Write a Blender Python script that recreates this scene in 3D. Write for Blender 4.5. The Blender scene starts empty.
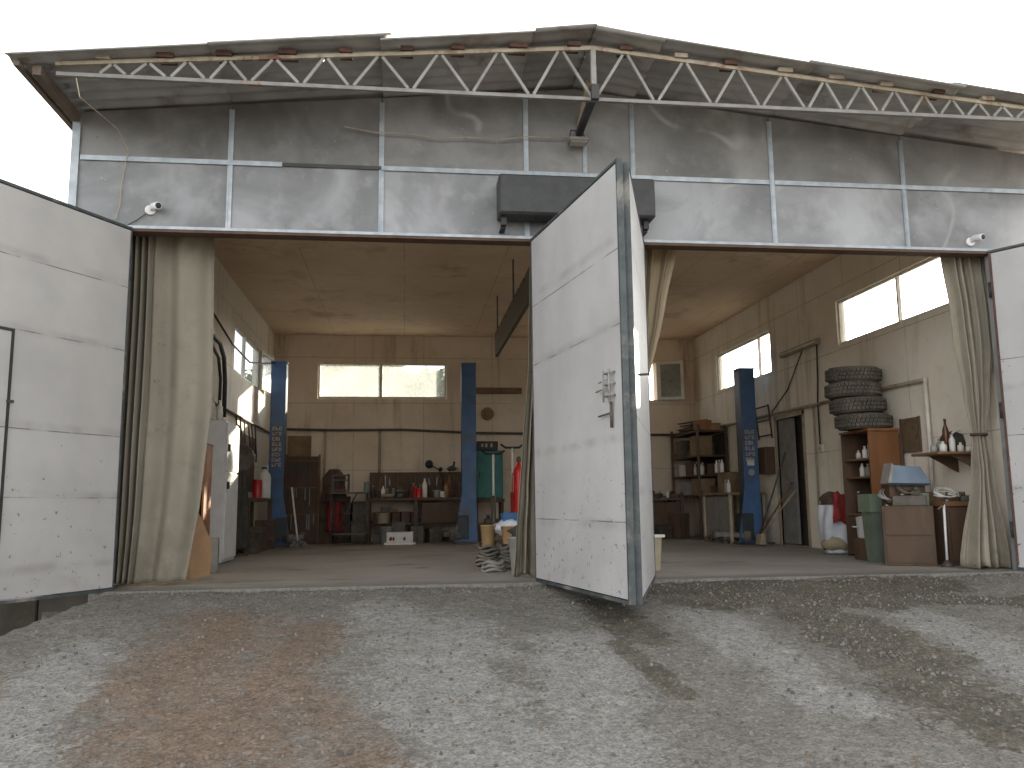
import bpy, math, random
from mathutils import Vector, Matrix, noise
R_ = math.radians
PI = math.pi
rnd = random.Random(7)
sc = bpy.context.scene
COL = sc.collection

# ------------------------------------------------------------------ mesh builder
class MB:
    def __init__(s): s.v = []; s.f = []; s.sm = []
    def add(s, vs, fs, smooth=False):
        o = len(s.v); s.v += [tuple(v) for v in vs]
        s.f += [tuple(i + o for i in f) for f in fs]; s.sm += [smooth] * len(fs); return s
    def box(s, x0, x1, y0, y1, z0, z1, m=None, bev=0.0):
        if bev > 0:
            return s.bbox(x0, x1, y0, y1, z0, z1, bev, m)
        vs = [Vector((x, y, z)) for z in (z0, z1) for y in (y0, y1) for x in (x0, x1)]
        if m is not None: vs = [m @ v for v in vs]
        return s.add(vs, [(0,2,3,1),(4,5,7,6),(0,1,5,4),(2,6,7,3),(0,4,6,2),(1,3,7,5)])
    def bbox(s, x0, x1, y0, y1, z0, z1, b, m=None):
        # box with chamfered edges
        vs = []; idx = {}
        X = (x0, x1); Y = (y0, y1); Z = (z0, z1)
        for i in (0,1):
            for j in (0,1):
                for k in (0,1):
                    sx, sy, sz = (1,-1)[i]*b, (1,-1)[j]*b, (1,-1)[k]*b
                    idx[i,j,k,'x'] = len(vs); vs.append(Vector((X[i], Y[j]+sy, Z[k]+sz)))
                    idx[i,j,k,'y'] = len(vs); vs.append(Vector((X[i]+sx, Y[j], Z[k]+sz)))
                    idx[i,j,k,'z'] = len(vs); vs.append(Vector((X[i]+sx, Y[j]+sy, Z[k])))
        F = []
        for i in (0,1):
            q = [idx[i,0,0,'x'], idx[i,1,0,'x'], idx[i,1,1,'x'], idx[i,0,1,'x']]; F.append(q if i else q[::-1])
            q = [idx[0,i,0,'y'], idx[0,i,1,'y'], idx[1,i,1,'y'], idx[1,i,0,'y']]; F.append(q if i else q[::-1])
            q = [idx[0,0,i,'z'], idx[1,0,i,'z'], idx[1,1,i,'z'], idx[0,1,i,'z']]; F.append(q if i else q[::-1])
        for i in (0,1):
            for j in (0,1):
                F.append((idx[i,j,0,'x'], idx[i,j,0,'y'], idx[i,j,1,'y'], idx[i,j,1,'x']))
                F.append((idx[i,0,j,'x'], idx[i,0,j,'z'], idx[i,1,j,'z'], idx[i,1,j,'x']))
                F.append((idx[0,i,j,'y'], idx[0,i,j,'z'], idx[1,i,j,'z'], idx[1,i,j,'y']))
                for k in (0,1): F.append((idx[i,j,k,'x'], idx[i,j,k,'y'], idx[i,j,k,'z']))
        if m is not None: vs = [m @ v for v in vs]
        return s.add(vs, F)
    def beam(s, a, b, w, h=None, up=(0,0,1)):
        h = h or w; a = Vector(a); b = Vector(b); d = (b-a).normalized(); u = Vector(up)
        if abs(d.dot(u)) > .99: u = Vector((0,1,0))
        r = d.cross(u).normalized(); u = r.cross(d)
        vs = [p + r*i*w/2 + u*j*h/2 for p in (a, b) for i, j in ((-1,-1),(1,-1),(1,1),(-1,1))]
        return s.add(vs, [(0,3,2,1),(4,5,6,7),(0,1,5,4),(1,2,6,5),(2,3,7,6),(3,0,4,7)])
    def tube(s, pts, r, n=8, cap=True):
        pts = [Vector(p) for p in pts]; rs = r if isinstance(r, (list, tuple)) else [r]*len(pts)
        vs = []; N = len(pts); pr = None
        for i, p in enumerate(pts):
            d = (pts[min(i+1, N-1)] - pts[max(i-1, 0)]).normalized()
            if pr is None:
                ref = Vector((0,0,1)) if abs(d.z) < .9 else Vector((1,0,0)); q = d.cross(ref).normalized()
            else:
                q = (pr - d*pr.dot(d)).normalized()
            pr = q; w = d.cross(q)
            vs += [p + (q*math.cos(2*PI*k/n) + w*math.sin(2*PI*k/n))*rs[i] for k in range(n)]
        fs = [(i*n+k, i*n+(k+1)%n, (i+1)*n+(k+1)%n, (i+1)*n+k) for i in range(N-1) for k in range(n)]
        s.add(vs, fs, n > 5)
        if cap:
            o = len(s.v) - len(vs)
            s.f += [tuple(o+k for k in range(n))[::-1], tuple(o+(N-1)*n+k for k in range(n))]; s.sm += [False]*2
        return s
    def lathe(s, c, prof, n=16, m=None, cap=True):
        c = Vector(c); vs = []
        for r, z in prof:
            for k in range(n):
                v = Vector((r*math.cos(2*PI*k/n), r*math.sin(2*PI*k/n), z))
                vs.append(c + (m @ v if m is not None else v))
        N = len(prof)
        fs = [(i*n+k, i*n+(k+1)%n, (i+1)*n+(k+1)%n, (i+1)*n+k) for i in range(N-1) for k in range(n)]
        o = len(s.v); s.add(vs, fs, True)
        if cap:
            s.f += [tuple(o+k for k in range(n))[::-1], tuple(o+(N-1)*n+k for k in range(n))]; s.sm += [False]*2
        return s
    def prism(s, poly, t, m):
        # poly in local (u, v) plane, thickness along w, mapped by m
        n = len(poly)
        vs = [m @ Vector((u, 0, v)) for u, v in poly] + [m @ Vector((u, t, v)) for u, v in poly]
        return s.add(vs, [tuple(range(n)), tuple(range(n, 2*n))[::-1]] + [(i, n+i, n+(i+1)%n, (i+1)%n) for i in range(n)])
    def grid(s, fn, nu, nv, smooth=True):
        vs = [fn(i/nu, j/nv) for j in range(nv+1) for i in range(nu+1)]
        return s.add(vs, [(j*(nu+1)+i, j*(nu+1)+i+1, (j+1)*(nu+1)+i+1, (j+1)*(nu+1)+i) for j in range(nv) for i in range(nu)], smooth)
    def blob(s, c, r, n=12, rough=.12, seed=0, sc3=(1,1,1)):
        c = Vector(c); vs = []; m = n//2
        for i in range(m+1):
            th = PI*i/m
            for k in range(n):
                d = Vector((math.sin(th)*math.cos(2*PI*k/n), math.sin(th)*math.sin(2*PI*k/n), math.cos(th)))
                q = r*(1 + rough*2*noise.noise(d*2.1 + Vector((seed*3.7, seed, 0))))
                vs.append(c + Vector((d.x*sc3[0], d.y*sc3[1], d.z*sc3[2]))*q)
        return s.add(vs, [(i*n+k, (i+1)*n+k, (i+1)*n+(k+1)%n, i*n+(k+1)%n) for i in range(m) for k in range(n)], True)
    def build(s, name, mat, parent=None, solid=0.0, loc=None, bev=0.0):
        me = bpy.data.meshes.new(name); me.from_pydata(s.v, [], s.f)
        me.polygons.foreach_set('use_smooth', s.sm); me.update()
        o = bpy.data.objects.new(name, me); COL.objects.link(o)
        if mat is not None: me.materials.append(mat)
        if parent is not None: o.parent = parent
        if loc is not None: o.location = loc
        if solid: md = o.modifiers.new('solid', 'SOLIDIFY'); md.thickness = solid; md.offset = 0
        if bev: md = o.modifiers.new('bevel', 'BEVEL'); md.width = bev; md.segments = 2; md.limit_method = 'ANGLE'
        return o

def tag(o, label=None, cat=None, group=None, kind=None):
    if label: o['label'] = label
    if cat: o['category'] = cat
    if group: o['group'] = group
    if kind: o['kind'] = kind
    return o
def thing(name, label, cat, loc=(0,0,0), rz=0, group=None):
    o = bpy.data.objects.new(name, None); COL.objects.link(o); o.location = loc; o.rotation_euler = (0,0,rz)
    o.empty_display_size = .1
    return tag(o, label, cat, group)
def dup(root, loc, rz=None, label=None):
    r = root.copy(); COL.objects.link(r); r.location = loc
    if rz is not None: r.rotation_euler = (0,0,rz)
    if label: r['label'] = label
    for ch in list(root.children):
        c = ch.copy(); COL.objects.link(c); c.parent = r
        for g in list(ch.children):
            d = g.copy(); COL.objects.link(d); d.parent = c
    return r

# ------------------------------------------------------------------ materials
class NT:
    def __init__(s, name):
        s.m = bpy.data.materials.new(name); s.m.use_nodes = True; s.t = s.m.node_tree
        s.b = s.t.nodes['Principled BSDF']; s.out = s.t.nodes['Material Output']; s._pos = None
    def n(s, typ, **kw):
        x = s.t.nodes.new(typ)
        for k, v in kw.items(): setattr(x, k, v)
        return x
    def l(s, a, b): s.t.links.new(a, b)
    def setin(s, sock, v):
        if hasattr(v, 'is_linked') or isinstance(v, bpy.types.NodeSocket): s.l(v, sock)
        else: sock.default_value = v
    @property
    def pos(s):
        if s._pos is None: s._pos = s.n('ShaderNodeTexCoord').outputs['Object']
        return s._pos
    def math(s, op, a, b=0.0, c=0.0, clamp=False):
        x = s.n('ShaderNodeMath', operation=op, use_clamp=clamp)
        for i, v in enumerate((a, b, c)): s.setin(x.inputs[i], v)
        return x.outputs[0]
    def sep(s, v=None):
        x = s.n('ShaderNodeSeparateXYZ'); s.l(v or s.pos, x.inputs[0]); return x.outputs
    def vscale(s, sx, sy, sz, off=None):
        x = s.n('ShaderNodeMapping'); s.l(s.pos, x.inputs['Vector']); x.inputs['Scale'].default_value = (sx, sy, sz)
        if off is not None: s.l(off, x.inputs['Location'])
        return x.outputs[0]
    def noise(s, scale=5, detail=4, rough=.55, vec=None, dist=0.0):
        x = s.n('ShaderNodeTexNoise'); x.inputs['Scale'].default_value = scale; x.inputs['Detail'].default_value = detail
        x.inputs['Roughness'].default_value = rough; x.inputs['Distortion'].default_value = dist
        s.l(vec or s.pos, x.inputs['Vector']); return x.outputs['Fac']
    def ramp(s, v, a, b):
        x = s.n('ShaderNodeMapRange', interpolation_type='SMOOTHSTEP'); s.setin(x.inputs['Value'], v)
        x.inputs['From Min'].default_value = a; x.inputs['From Max'].default_value = b; return x.outputs[0]
    def mix(s, f, a, b, blend='MIX'):
        x = s.n('ShaderNodeMix', data_type='RGBA', blend_type=blend)
        s.setin(x.inputs[0], f)
        for k, v in ((6, a), (7, b)):
            if isinstance(v, (tuple, list)): x.inputs[k].default_value = (*v[:3], 1)
            else: s.l(v, x.inputs[k])
        return x.outputs[2]
    def scale_col(s, c, f):
        return s.mix(1.0, c, f, 'MULTIPLY')
    def bump(s, h, strength=.3, dist=.01):
        x = s.n('ShaderNodeBump'); x.inputs['Strength'].default_value = strength; x.inputs['Distance'].default_value = dist
        s.setin(x.inputs['Height'], h); s.l(x.outputs[0], s.b.inputs['Normal'])
    def rnd(s): return s.n('ShaderNodeObjectInfo').outputs['Random']
    def col(s, c): s.setin(s.b.inputs['Base Color'], c if not isinstance(c, (tuple, list)) else (*c[:3], 1))

def stdmat(name, a, b=None, rough=.7, metal=0.0, sc=4.0, bump=.15, dirt=None, dsc=2.2, dthr=(.5,.7), stretch=(1,1,1), rv=.12, spec=.4):
    """base colour a wandering to b, patches of dirt, a little bump, per-object value shift"""
    t = NT(name); b = b or tuple(c*.75 for c in a)
    v = t.vscale(*stretch)
    f = t.ramp(t.noise(sc, 6, .6, v), .3, .7)
    c = t.mix(f, a, b)
    if dirt is not None:
        d = t.ramp(t.noise(dsc, 8, .65, v, .6), *dthr)
        c = t.mix(d, c, dirt)
    if rv:
        r = t.math('MULTIPLY_ADD', t.rnd(), 2*rv, 1-rv)
        x = t.n('ShaderNodeCombineXYZ'); [t.l(r, x.inputs[i]) for i in range(3)]
        c = t.mix(1.0, c, x.outputs[0], 'MULTIPLY')
    t.col(c); t.b.inputs['Metallic'].default_value = metal; t.b.inputs['Specular IOR Level'].default_value = spec
    rr = t.math('MULTIPLY_ADD', t.noise(sc*3, 3, .5, v), .3, rough-.15, True); t.l(rr, t.b.inputs['Roughness'])
    if bump: t.bump(t.noise(sc*9, 5, .65, v), bump, .008)
    return t.m

M = {}
def mk(k, *a, **kw): M[k] = stdmat(k, *a, **kw)
mk('galvanised', (.42,.455,.48), (.30,.335,.365), rough=.5, metal=.35, sc=9, dirt=(.20,.18,.16), dthr=(.6,.78))
mk('white_paint_steel', (.275,.265,.245), (.20,.19,.175), rough=.55, sc=9, dirt=(.22,.11,.06), dthr=(.58,.72), dsc=6)
mk('cream_steel', (.36,.31,.235), (.25,.21,.155), rough=.6, sc=9, dirt=(.16,.07,.04), dthr=(.5,.68), dsc=5)
mk('rust', (.12,.06,.042), (.065,.038,.03), rough=.85, sc=12)
mk('dark_grey_metal', (.035,.038,.036), (.05,.052,.05), rough=.5, sc=10, dirt=(.09,.085,.075), dthr=(.58,.8))
mk('black_rubber', (.085,.077,.063), (.115,.104,.085), rough=.85, sc=12, dirt=(.19,.165,.125), dthr=(.45,.72))  # dusty tone raised to carry the interior haze in the colour
mk('black_plastic', (.02,.02,.02), (.03,.03,.03), rough=.5, sc=10)
mk('wood', (.20,.11,.055), (.13,.07,.035), rough=.7, sc=6, stretch=(1,1,.15))
mk('orange_wood', (.26,.115,.045), (.19,.08,.03), rough=.55, sc=7, stretch=(1,1,.2))
mk('dark_wood', (.115,.068,.042), (.075,.046,.03), rough=.7, sc=7, stretch=(1,1,.2), dirt=(.13,.10,.07), dthr=(.6,.75))  # lightened to stand in for the haze veiling dark things indoors
mk('old_plywood', (.24,.16,.09), (.17,.11,.065), rough=.8, sc=5, dirt=(.10,.07,.045), dthr=(.5,.7))
mk('desk_wood', (.10,.062,.038), (.072,.045,.028), rough=.7, sc=5, stretch=(1,1,.3), dirt=(.19,.14,.095), dthr=(.5,.72))
mk('eave_wood', (.20,.16,.125), (.13,.10,.08), rough=.85, sc=6, stretch=(1,.2,1))
mk('cardboard', (.36,.22,.12), (.30,.18,.10), rough=.9, sc=8, dirt=(.16,.11,.07), dthr=(.6,.75))
mk('white_plastic', (.68,.67,.62), (.58,.57,.52), rough=.45, sc=8, dirt=(.35,.31,.25), dthr=(.58,.75))
mk('white_enamel', (.64,.64,.62), (.55,.55,.54), rough=.4, sc=6, dirt=(.30,.24,.17), dthr=(.6,.75))
mk('camera_white', (.78,.78,.77), (.7,.7,.69), rough=.35, sc=8, rv=0)
mk('lift_blue', (.065,.14,.29), (.05,.105,.215), rough=.45, sc=5, dirt=(.085,.085,.085), dthr=(.5,.7), rv=0)
mk('lift_dark', (.045,.05,.055), (.03,.033,.036), rough=.5, sc=7)
mk('decal', (.50,.40,.24), (.40,.31,.18), rough=.6, sc=20, rv=.2)
mk('teal_paint', (.03,.17,.15), (.02,.12,.11), rough=.5, sc=7, dirt=(.04,.05,.045), dthr=(.58,.75))
mk('red_paint', (.50,.02,.015), (.36,.015,.012), rough=.35, sc=8)
mk('red_cloth', (.28,.03,.03), (.18,.02,.02), rough=.95, sc=12)
mk('pink_plastic', (.62,.08,.20), (.5,.06,.15), rough=.5, sc=8)
mk('green_plastic', (.17,.21,.16), (.13,.165,.12), rough=.5, sc=6, dirt=(.09,.09,.07), dthr=(.55,.75))
mk('blue_plastic', (.035,.12,.28), (.03,.09,.2), rough=.45, sc=8)
mk('blue_grey_paint', (.16,.205,.26), (.13,.17,.22), rough=.45, sc=5, dirt=(.2,.19,.17), dthr=(.6,.78))
mk('tan_plastic', (.30,.19,.09), (.22,.14,.07), rough=.6, sc=8)
mk('grease_metal', (.075,.063,.05), (.12,.10,.082), rough=.55, metal=.3, sc=14)  # brightened as well, the indoor haze is put into this colour
mk('tool_steel', (.32,.31,.29), (.2,.19,.18), rough=.4, metal=.7, sc=14)
mk('cloth_dark', (.06,.055,.042), (.04,.036,.03), rough=.95, sc=10)
mk('cloth_brown', (.105,.072,.055), (.06,.04,.03), rough=.95, sc=10)
mk('white_bag', (.60,.62,.66), (.5,.52,.57), rough=.6, sc=6)
mk('burlap', (.34,.29,.2), (.26,.22,.15), rough=.95, sc=9)
mk('grey_plastic', (.27,.26,.24), (.2,.19,.18), rough=.6, sc=8)
mk('frame_white', (.66,.64,.58), (.55,.52,.46), rough=.5, sc=8, dirt=(.3,.25,.18), dthr=(.6,.78))
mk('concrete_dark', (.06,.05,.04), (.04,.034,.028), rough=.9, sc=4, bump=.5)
mk('mossy_concrete', (.05,.042,.032), (.032,.028,.02), rough=.95, sc=7, bump=.6, dirt=(.09,.08,.06), dthr=(.55,.7))
mk('pipe_paint', (.42,.35,.25), (.3,.25,.18), rough=.6, sc=9, dirt=(.14,.10,.07), dthr=(.55,.75))
mk('bark', (.11,.085,.06), (.07,.055,.04), rough=.95, sc=9, stretch=(1,1,.25), bump=.6)
def stone_mat():
    t = NT('stone'); g = t.n('ShaderNodeNewGeometry').outputs['Random Per Island']
    c = t.mix(t.ramp(g, .3, .95), (.085,.08,.07), (.20,.19,.17)); c = t.mix(t.math('GREATER_THAN', t.math('FRACT', t.math('MULTIPLY', g, 17.)), .75), c, (.15,.115,.085))
    t.col(c); t.b.inputs['Roughness'].default_value = .95; return t.m
M['stone'] = stone_mat()
mk('bottle_clear', (.62,.58,.52), (.5,.46,.4), rough=.25, sc=8)
mk('brown_glass', (.10,.035,.012), (.08,.03,.01), rough=.2, sc=8)
mk('mirror_brown', (.17,.12,.075), (.13,.095,.06), rough=.3, sc=3)
mk('roof_sheet', (.42,.405,.385), (.31,.30,.285), rough=.9, sc=3, bump=.3, dirt=(.20,.17,.14), dthr=(.52,.75))

# glass: dusty windows let light and sun through; a little of it is scattered by the dirt
def glass(name, dirt_amt, tint=(.95,.96,.95)):
    t = NT(name); t.t.nodes.remove(t.b)
    tr = t.n('ShaderNodeBsdfTransparent'); tr.inputs[0].default_value = (*tint, 1)
    tl = t.n('ShaderNodeBsdfTranslucent'); tl.inputs[0].default_value = (.30,.32,.31,1)
    gl = t.n('ShaderNodeBsdfGlossy'); gl.inputs['Roughness'].default_value = .08
    f = t.math('MULTIPLY_ADD', t.ramp(t.noise(1.2, 3, .5), .3, .75), dirt_amt*.5, dirt_amt*.85)
    m1 = t.n('ShaderNodeMixShader'); t.l(f, m1.inputs[0]); t.l(tr.outputs[0], m1.inputs[1]); t.l(tl.outputs[0], m1.inputs[2])
    m2 = t.n('ShaderNodeMixShader'); m2.inputs[0].default_value = .06; t.l(m1.outputs[0], m2.inputs[1]); t.l(gl.outputs[0], m2.inputs[2])
    t.l(m2.outputs[0], t.out.inputs['Surface']); return t.m
M['dusty_glass'] = glass('dusty_glass', .26); M['clear_glass'] = glass('clear_glass', .08)
mk('sash_glass', (.26,.275,.245), (.18,.19,.165), rough=.3, sc=5, dirt=(.36,.36,.32), dthr=(.5,.75), spec=.7)

# facade sheets: weathered zinc-grey boards with cloudy blotches and dried water rings
def facade_mat(nm, ca, cb, cc):
    t = NT(nm)
    r = t.rnd(); cx = t.n('ShaderNodeCombineXYZ'); [t.l(t.math('MULTIPLY', r, k), cx.inputs[i]) for i, k in enumerate((37., 11., 23.))]
    v = t.n('ShaderNodeVectorMath', operation='ADD'); t.l(t.pos, v.inputs[0]); t.l(cx.outputs[0], v.inputs[1]); v = v.outputs[0]
    big = t.noise(.9, 5, .55, v, .7); mid = t.noise(4.5, 6, .6, v)
    c = t.mix(t.ramp(big, .34, .66), ca, cb)
    c = t.mix(t.math('MULTIPLY', t.ramp(mid, .45, .75), .45), c, cc)
    iso = t.math('ABSOLUTE', t.math('SUBTRACT', t.noise(.8, 2, .4, v, .4), .53))
    ring = t.math('MULTIPLY', t.ramp(iso, .02, .0), t.ramp(t.noise(1.3, 2, .5, v), .45, .6))
    c = t.mix(t.math('MULTIPLY', ring, .55), c, (.42,.41,.39))
    dk2 = t.ramp(t.noise(1.7, 6, .6, v, .9), .52, .68); c = t.mix(t.math('MULTIPLY', dk2, .35), c, (.13,.13,.132))
    streak = t.vscale(9, 9, .5, cx.outputs[0])
    c = t.mix(t.math('MULTIPLY', t.ramp(t.noise(1.0, 5, .6, streak), .52, .75), .14), c, (.14,.135,.128))
    spk = t.ramp(t.noise(38, 3, .6, v), .70, .76); c = t.mix(t.math('MULTIPLY', spk, .7), c, (.55,.56,.57))
    dk = t.ramp(t.noise(24, 3, .6, v), .73, .77); c = t.mix(t.math('MULTIPLY', dk, .6), c, (.08,.075,.07))
    g = t.math('MULTIPLY_ADD', r, .24, .88); x = t.n('ShaderNodeCombineXYZ'); [t.l(g, x.inputs[i]) for i in range(3)]
    t.col(t.mix(1.0, c, x.outputs[0], 'MULTIPLY'))
    t.l(t.math('MULTIPLY_ADD', mid, .3, .45), t.b.inputs['Roughness'])
    t.b.inputs['Metallic'].default_value = .15; t.bump(t.noise(1.6, 3, .5, v), .25, .03); return t.m
M['facade_sheet'] = facade_mat('facade_sheet', (.17,.172,.176), (.335,.34,.35), (.41,.415,.425)); M['facade_upper_shaded'] = facade_mat('facade_upper_shaded', (.13,.126,.12), (.25,.245,.238), (.30,.296,.288))  # upper row's browner tone is darkened further, standing in for the overhang's shade

# gate leaf sheet: dirty white paint; ghost smears over the inner rails, hairline joints, mud spatter near the bottom
def leaf_mat(name, lines, bands, base=(.49,.48,.47), spk=.70):
    t = NT(name); X, Y, Z = t.sep()
    nz = t.noise(1.6, 6, .6); n2 = t.noise(7, 5, .6)
    c = t.mix(t.ramp(nz, .3, .72), base, tuple(q*.84 for q in base))
    st = t.noise(1.0, 5, .6, t.vscale(7, 7, .45)); c = t.mix(t.math('MULTIPLY', t.ramp(st, .5, .75), .28), c, (.42,.40,.38))
    wob = t.math('MULTIPLY_ADD', t.noise(2.2, 2, .5), .04, -.02); zz = t.math('ADD', Z, wob)
    for z in bands:
        d = t.math('ABSOLUTE', t.math('SUBTRACT', zz, z))
        f = t.math('MULTIPLY', t.ramp(d, .055, .0), t.ramp(t.noise(3.0, 5, .65), .33, .7))
        c = t.mix(t.math('MULTIPLY', f, .6), c, (.25,.235,.225))
    wob2 = t.math('MULTIPLY_ADD', t.noise(1.1, 1, .5), .012, -.006); z2 = t.math('ADD', Z, wob2)
    for z in lines:
        d = t.math('ABSOLUTE', t.math('SUBTRACT', z2, z))
        f = t.math('MULTIPLY', t.ramp(d, .006, .002), t.ramp(t.noise(2.5, 4, .6), .38, .55))
        c = t.mix(t.math('MULTIPLY', f, .85), c, (.10,.09,.085))
    low = t.ramp(Z, 1.7, .1)
    sp = t.ramp(t.math('ADD', t.noise(26, 3, .6), t.math('MULTIPLY', low, .09)), spk, spk+.05)
    c = t.mix(t.math('MULTIPLY', sp, .8), c, (.09,.08,.07))
    mud = t.math('MULTIPLY', t.ramp(t.math('ADD', t.noise(5, 6, .7), t.math('MULTIPLY', t.ramp(Z, .6, 0), .16)), .66, .84), .45)
    c = t.mix(mud, c, (.30,.27,.24))
    t.col(c); t.l(t.math('MULTIPLY_ADD', n2, .25, .42), t.b.inputs['Roughness']); t.bump(t.noise(1.3, 2, .5), .25, .04); return t.m
M['leaf_left'] = leaf_mat('leaf_left', (1.17, 1.85, 2.36, .70), (2.39, 1.86, 1.2, .71, .22), (.44,.425,.41), .745)
M['leaf_centre'] = leaf_mat('leaf_centre', (1.76, .50, 2.26), (2.34, 1.77, 1.03, .48), (.455,.447,.447), .725)
M['leaf_right'] = leaf_mat('leaf_right', (1.17, 1.85), (2.3, 1.6, .7), (.455,.445,.44))

# indoor boarding with seams every board
def board_mat(name, a, b, ax, per, off, zs, dirt=.5, seamcol=(.12,.075,.04)):
    t = NT(name); S = t.sep(); n1 = t.noise(.9, 5, .6, None, .5); n2 = t.noise(7, 6, .6)
    c = t.mix(t.ramp(n1, .3, .7), a, b)
    c = t.mix(t.math('MULTIPLY', t.ramp(n2, .5, .75), .25), c, tuple(q*.6 for q in b))
    st = t.noise(1.0, 6, .65, t.vscale(3.5, 3.5, .35) if ax < 3 else t.vscale(1.5, 1.5, 1.5))
    c = t.mix(t.math('MULTIPLY', t.ramp(st, .52, .74), dirt), c, (.17,.095,.05))
    u = t.math('ADD', S[ax % 3], t.math('MULTIPLY_ADD', t.noise(1.5, 2, .5), .012, -off))
    fr = t.math('ABSOLUTE', t.math('SUBTRACT', t.math('FRACT', t.math('DIVIDE', u, per)), .5))
    seam = t.math('MULTIPLY', t.ramp(fr, .5-.010/per, .5-.003/per), t.ramp(t.noise(2.2, 3, .6), .3, .55))
    for axis, z in zs:
        d = t.math('ABSOLUTE', t.math('SUBTRACT', t.math('ADD', S[axis], t.math('MULTIPLY_ADD', t.noise(1.2, 2, .5), .016, -.008)), z))
        seam = t.math('MAXIMUM', seam, t.math('MULTIPLY', t.ramp(d, .010, .003), t.ramp(t.noise(1.7, 3, .6), .3, .5)))
    c = t.mix(t.math('MULTIPLY', seam, .4), c, seamcol)
    t.col(c); t.b.inputs['Roughness'].default_value = .75; t.bump(t.noise(14, 5, .6), .15, .006); return t.m
M['side_boards'] = board_mat('side_boards', (.80,.745,.65), (.71,.645,.54), 1, 1.25, .35, ((2, 1.25), (2, 2.5), (2, 3.3)), .4)
M['back_boards'] = board_mat('back_boards', (.72,.615,.49), (.63,.52,.40), 0, 1.25, .55, ((2, 1.25), (2, 2.45), (2, 3.28)), .55)
M['ceiling_boards'] = board_mat('ceiling_boards', (.66,.52,.37), (.57,.435,.30), 3, 1.25, .2, ((1, 1.9), (1, 4.3), (1, 6.6)), .5)

def floor_mat():
    t = NT('shop_floor'); n1 = t.noise(.55, 6, .6, None, .6); n2 = t.noise(3.2, 8, .65); n3 = t.noise(40, 4, .6)
    c = t.mix(t.ramp(n1, .32, .68), (.31,.29,.255), (.22,.20,.17))
    c = t.mix(t.math('MULTIPLY', t.ramp(n2, .48, .72), .5), c, (.33,.30,.27))
    oil = t.ramp(t.noise(.8, 7, .7, t.vscale(1, 2.2, 1), .8), .55, .68); c = t.mix(t.math('MULTIPLY', oil, .8), c, (.07,.06,.05))
    c = t.mix(t.math('MULTIPLY', t.ramp(n3, .6, .8), .4), c, (.42,.40,.36))
    lip = t.math('MULTIPLY', t.ramp(t.math('ADD', t.sep()[1], t.math('MULTIPLY_ADD', n2, .5, -.25)), .32, -.02), .85)
    c = t.mix(lip, c, t.mix(t.ramp(n3, .4, .65), (.17,.16,.14), (.10,.092,.078)))
    t.col(c); t.l(t.math('MULTIPLY_ADD', n2, .5, .4), t.b.inputs['Roughness']); t.bump(t.math('ADD', t.math('MULTIPLY', n3, .3), n2), .4, .012); return t.m
M['shop_floor'] = floor_mat()

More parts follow.
